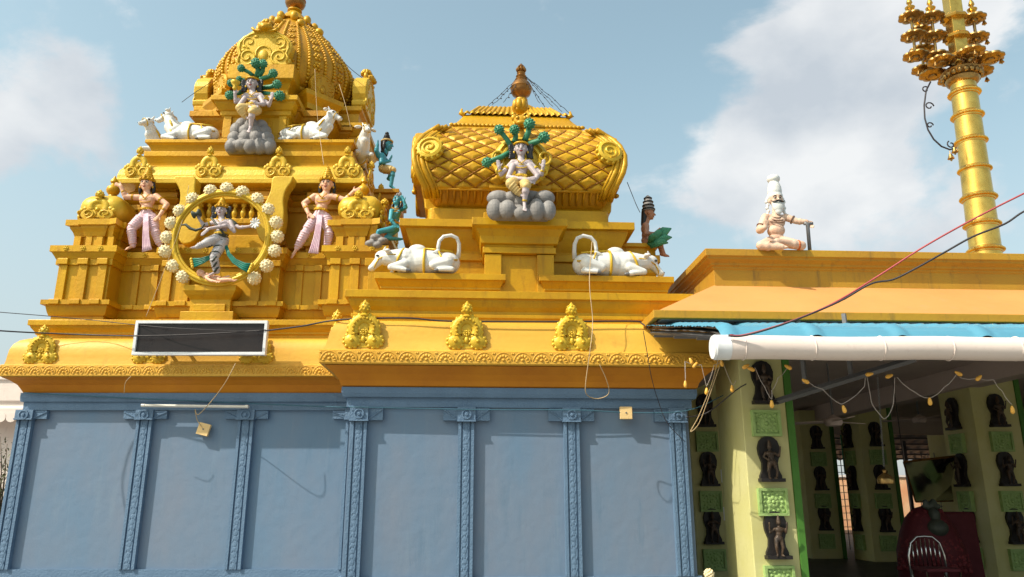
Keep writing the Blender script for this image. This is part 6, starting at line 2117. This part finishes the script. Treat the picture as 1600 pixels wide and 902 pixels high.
for ti, (ty, dz_) in enumerate(((92, 0), (61, 0), (31, 0))):
    z = mz(ty) + .02
    q = MB(); q.lathe(M0 + MQ @ V(0, 0, z - .02), [(.16, -.05), (.25, -.02), (.27, .02), (.24, .06), (.14, .07)], 8, MQ @ RZ(R(22.5))); q.build('collar', brass, mast, False)
    for dx in (-.90, -.47, .40):
        for dy in ((0, .5) if dx == -.47 else (0,)):
            q = MB(); c = M0 + MQ @ V(dx, dy, z); lobed(q, c, .225, .03)
            q.lathe(c, [(.0, -.09), (.05, -.08), (.075, -.055), (.05, -.04), (.0, -.04)], 12, MQ)
            q.tube([c + V(0, 0, .03), c + MQ @ V(0, 0, .40 if ti < 2 else .05)], .030, 8)
            q.build('lotus_plate', brass_dark, mast, True, 40)
            if ti == 2:
                q = MB(); q.lathe(c + V(0, 0, .04), [(.04, 0), (.10, .03), (.12, .07), (.07, .11), (.045, .13), (.09, .17), (.10, .20), (.05, .24), (.03, .27), (.06, .31), (.05, .36), (.015, .44)], 14, MQ); q.build('pinnacle', brass, mast, True, 45)
            for ex in (-.16, .17):
                bell_pts.append(c + V(ex, -.06, -.02))
    q = MB(); q.tube([M0 + MQ @ V(-.95, 0, z + .015), M0 + MQ @ V(.48, 0, z + .015)], .028, 6); q.build('cross_arm', brass_dark, mast)
for i in range(6):
    a = R(20) + 2 * math.pi * i / 6
    if math.sin(a) < .4: bell_pts.append(M0 + MQ @ V(math.cos(a) * .70, math.sin(a) * .70, mz(112) + .08))
bm2 = MB(); bm2.tube([(0, 0, 0), (0, 0, -.05)], .006, 4); bm2.lathe((0, 0, -.05), [(.005, 0), (.022, -.005), (.03, -.03), (.045, -.07), (.05, -.08), (.03, -.085)], 10); bm2.ell((0, 0, -.14), (.022, .008, .032), None, 6, 4); bm2.tube([(0, 0, -.08), (0, 0, -.13)], .004, 4)
bme = bm2.mesh('bell', None, True, 50); bme.materials.append(brass_dark)
for p in bell_pts:
    o = bpy.data.objects.new('bell', bme); COL.objects.link(o); o.parent = mast; o.location = p - ORG[mast.name]
m = MB()
m.tube([at(x_, y_, 13.8) for x_, y_ in ((1454, 128), (1447, 142), (1444, 165), (1445, 185), (1450, 203), (1459, 218), (1471, 229), (1484, 234), (1494, 231))], .017, 6)
for (cx_, cy_, r_, a0) in ((1452, 166, 8, 0), (1453, 196, 6, 0), (1486, 226, 7, 2), (1446, 140, 6, 1)):
    m.tube([at(cx_, cy_, 13.8) + V(math.cos(a0 + t * .55) * r_ * um * (1 - t * .055), 0, math.sin(a0 + t * .55) * r_ * um * (1 - t * .055)) for t in range(12)], .014, 6)
br = m.build('scroll_bracket', wire_dark, mast, True)
for p_ in ((1484, 236), (1490, 226)):
    o = bpy.data.objects.new('bell', bme); COL.objects.link(o); o.parent = mast; o.location = at(*p_, 13.8) - ORG[mast.name]; o.scale = (1.3,) * 3

# ------------------------------------------------------------------ inside the hall
def ceiling_fan(label, px, py, Y):
    c = at(px, py, Y)
    t = thing('ceiling_fan', label, 'fan', c, 'ceiling fans in the hall')
    m = MB(); m.tube([c + V(0, 0, .05), (c.x, c.y, 3.85)], .018, 8); m.build('rod', steel, t)
    m = MB(); m.lathe(c, [(.03, -.09), (.12, -.08), (.15, -.03), (.14, .03), (.05, .08), (.03, .1)], 20); m.build('motor', ceiling_m, t, True, 50)
    for k in range(3):
        m = MB(); M = RZ(2 * math.pi * k / 3 + .5)
        m.obox(c + M @ V(.42, 0, -.01), (.62, .13, .012), M @ Matrix.Rotation(R(10), 3, 'X')); m.build('blade', ceiling_m, t, bevel=.004)
ceiling_fan('ceiling fan hanging above the dark column left in the hall', 1302, 658, 13.0)
ceiling_fan('ceiling fan hanging deep in the hall before the shed roof', 1436, 655, 17.0)
ch = thing('hanging_lamp', 'brass lamp hanging on a long chain in the hall', 'lamp', at(1380, 740, 10.6))
m = MB()
for k in range(44):
    y_ = 590 + k * 3.2; c = at(1371 + k * .24, y_, 10.6)
    m.tube([c + (V(math.cos(a) * .010, 0, math.sin(a) * .017) if k % 2 else V(0, math.cos(a) * .010, math.sin(a) * .017)) for a in [2 * math.pi * i / 8 for i in range(8)]], .0035, 4, True)
m.build('chain', steel, ch)
m = MB(); m.lathe(at(1383, 745, 10.6), [(.01, .10), (.03, .08), (.02, .05), (.09, 0), (.11, -.04), (.10, -.09), (.03, -.10)], 18); m.build('lamp_bowl', brass_dark, ch, True, 50)
mir = thing('tilted_mirror', 'framed mirror tilted forward high in the hall beside the right column', 'mirror', at(1452, 783, 15.5))
mirror_m = paint('mirror_glass', (.75, .75, .74), .04, 1.0, None, 2, 0, 30)
q = [at(1412, 722, 15.0), at(1496, 713, 15.0), at(1503, 782, 15.5), at(1431, 784, 15.5)]
nrm_ = (q[1] - q[0]).cross(q[3] - q[0]).normalized() 
if nrm_.y > 0: nrm_ = -nrm_
m = MB(); m.add([p + nrm_ * .012 for p in q] + [p for p in q], [(0, 1, 2, 3), (7, 6, 5, 4), (0, 4, 5, 1), (1, 5, 6, 2), (2, 6, 7, 3), (3, 7, 4, 0)]); m.build('glass', mirror_m, mir)
m = MB()
for i in range(4): m.tube([q[i], q[(i + 1) % 4]], .022, 4)
m.build('frame', copper, mir)
m = MB(); m.tube([q[0], (q[0].x, q[0].y, 3.85)], .008, 4); m.tube([q[1], (q[1].x, q[1].y, 3.85)], .008, 4); m.build('cord', wire_dark, mir)

# garlanded idol in red and the steel chair before it
idp = at(1460, 900, 13.2)
idl = thing('garlanded_idol', 'dark idol wrapped in red frilled cloth and garlands behind the steel chair', 'idol', (idp.x, 13.2, .15))
rnd = random.Random(11)
m = MB()
b0 = V(idp.x, 13.2, 0)
m.lathe(b0, [(.56, .16), (.54, .8), (.45, 1.1), (.34, 1.32), (.20, 1.46), (.05, 1.50)], 24, None, 1, .7)
maroon = paint('maroon_cloth', (.085, .008, .014), .7, 0, None, 6, .3, 30)
m.build('red_cloth', maroon, idl, True)
m = MB()
for k in range(420):
    z = rnd.uniform(.5, 1.42); t = (z - .4) / 1.05; r_ = .54 - .34 * t ** 1.8; a = rnd.uniform(math.pi, 2 * math.pi)
    m.ell(b0 + V(math.cos(a) * r_ * 1.05, math.sin(a) * r_ * .72, z), rnd.uniform(.028, .05), None, 6, 4)
m.build('garland', paint('deep_red_flower', (.07, .008, .012), .7, 0, (.17, .02, .025), 20, .2, 50), idl, True)
m = MB(); m.ell(b0 + V(.02, -.22, 1.36), (.09, .09, .12)); m.ell(b0 + V(.02, -.16, 1.50), (.08, .07, .08)); m.ell(b0 + V(.02, -.26, 1.16), (.17, .14, .14))
for k in range(30):
    m.ell(b0 + V(.02 + rnd.uniform(-.12, .12), -.16, 1.52 + rnd.uniform(-.06, .06)), rnd.uniform(.03, .05), None, 6, 4)
fused(m, 'figure', cloth_dark, idl, .015, 1)
chp = at(1452, 900, 12.3)
chr_ = thing('steel_chair', 'shiny steel chair with arched back of upright bars before the red idol', 'chair', (chp.x, 12.3, .15))
b0 = V(chp.x, 12.3, .15); zt = at(1452, 838, 12.3).z - .15
m = MB()
arch_ = [V(-.27, 0, .1), V(-.27, 0, zt - .28), V(-.22, 0, zt - .10), V(-.12, 0, zt - .01), V(0, 0, zt), V(.12, 0, zt - .01), V(.22, 0, zt - .10), V(.27, 0, zt - .28), V(.27, 0, .1)]
m.tube([b0 + p for p in arch_], .016, 8); m.build('back_frame', chrome, chr_, True)
for k in range(7):
    x = -.20 + k * .0667; m = MB(); m.tube([b0 + V(x, -.005, .48), b0 + V(x, -.005, zt - .03 - abs(x) ** 2 * 2.2)], .009, 7); m.build('back_bar', chrome, chr_, True)
m = MB(); m.box(b0.x - .25, b0.x + .25, b0.y - .45, b0.y + .02, b0.z + .43, b0.z + .48); m.build('seat', maroon, chr_, bevel=.015)
for sx in (-1, 1):
    for dy in (0, -.42):
        m = MB(); m.tube([b0 + V(sx * .24, dy, 0), b0 + V(sx * .24, dy, .44)], .015, 8); m.build('leg', chrome, chr_, True)
p = at(1500, 868, 13.6)
m = MB(); m.loft(rect(p.x - .28, p.x + .30, 13.5, 14.1), [(0.02, .16), (.0, 1.0), (0, 1.36), (-.02, 1.40)]); 
t_ = single(m, 'red_cloth_table', maroon, 'small table under a dark red cloth right of the red idol', 'table', bevel=.02)
p = at(1108, 897, 9.9)
m = MB()
for k in range(34):
    z = 1 - 2 * (k + .5) / 34; a = k * 2.4; q_ = math.sqrt(1 - z * z)
    m.ell(p + V(q_ * math.cos(a), q_ * math.sin(a), z) * .05, .018, None, 6, 4)
m.ell(p, .05); m.tube([p, (p.x, p.y, 0.16)], .012, 6)
single(m, 'marigold', cream_flower, 'small yellow flower on a stalk beside the blue wall corner', 'flower', smooth=True)
for i, (px, py, lb) in enumerate(((1133, 744, 'small white switch box on the inner column, the upper one'), (1137, 803, 'small white switch box on the inner column, the lower one'))):
    c = at(px, py, 12.3); m = MB(); m.box(c.x - .06, c.x + .06, c.y - .03, c.y + .02, c.z - .10, c.z + .10)
    m.box(c.x - .03, c.x + .03, c.y - .042, c.y - .031, c.z - .04, c.z + .04)
    # backing strip so that the box is fixed to something
    single(m, 'switch_box', frame_white, lb, 'switch', bevel=.006)

# ------------------------------------------------------------------ left background: pale house, dry shrub
hz = at(0, 594, 21).z; ez = at(0, 655, 20.6).z
hs = thing('pale_house', 'pale pinkish plastered house with scalloped eave at the left edge', 'house', (-20, 21, 0))
m = MB(); m.box(-34, -9.5, 21, 28, 0.004, ez + .1); m.build('wall', house_white, hs)
m = MB(); m.loft(rect(-34, -9.4, 20.5, 28), [(0, ez), (.06, ez + .04), (.06, ez + .28), (0, ez + .32), (0, ez + .42), (.05, ez + .46), (.05, hz - .1), (.10, hz - .08), (.10, hz), (0, hz)]); m.build('parapet', house_white, hs, bevel=.02)
m = MB()
for k in range(90):
    x = -34 + k * .27
    m.lathe(V(x, 20.47, ez + .03), [(0, 0), (.13, 0), (.13, .05), (0, .05)], 12, Matrix.Rotation(R(90), 3, 'X'))
m.build('scalloped_eave', house_white, hs, True, 40)
tr = thing('dry_shrub', 'dry dark shrub with fine leaves at the left edge before the pale house', 'shrub', at(-10, 880, 17))
tp = at(-12, 880, 17); rnd = random.Random(5)
m = MB(); lf = MB()
for k in range(26):
    a = rnd.uniform(0, 6.28); L_ = rnd.uniform(1.2, 2.9); sp = rnd.uniform(.1, .55)
    pts = [tp + V(math.cos(a) * sp * t * t, math.sin(a) * sp * t * t, L_ * t * (1 - .1 * t)) for t in (0, .25, .5, .75, 1)]
    m.tube(pts, [.025, .02, .015, .01, .005], 5)
    for q_ in range(46):
        t = rnd.uniform(.3, 1); c = tp + V(math.cos(a) * sp * t * t, math.sin(a) * sp * t * t, L_ * t * (1 - .1 * t)) + V(rnd.gauss(0, .1), rnd.gauss(0, .1), rnd.gauss(0, .1))
        d = Vector((rnd.gauss(0, 1), rnd.gauss(0, 1), rnd.gauss(0, .8))).normalized(); s_ = d.cross(V(0, 0, 1)).normalized() * .018
        lf.add([c - s_, c + d * .05 + s_ * .2, c + d * .14, c + d * .05 - s_ * 1.5], [(0, 1, 2, 3)])
m.build('stems', bark_m, tr, True); lf.build('leaves', leaf_m, tr)
m = MB(); m.lathe(V(tp.x, tp.y, 0.004), [(.25, 0), (.34, .3), (.38, .5), (.40, .52), (.40, .60), (.30, .60)], 20); m.build('pot', concrete, tr, True, 50)
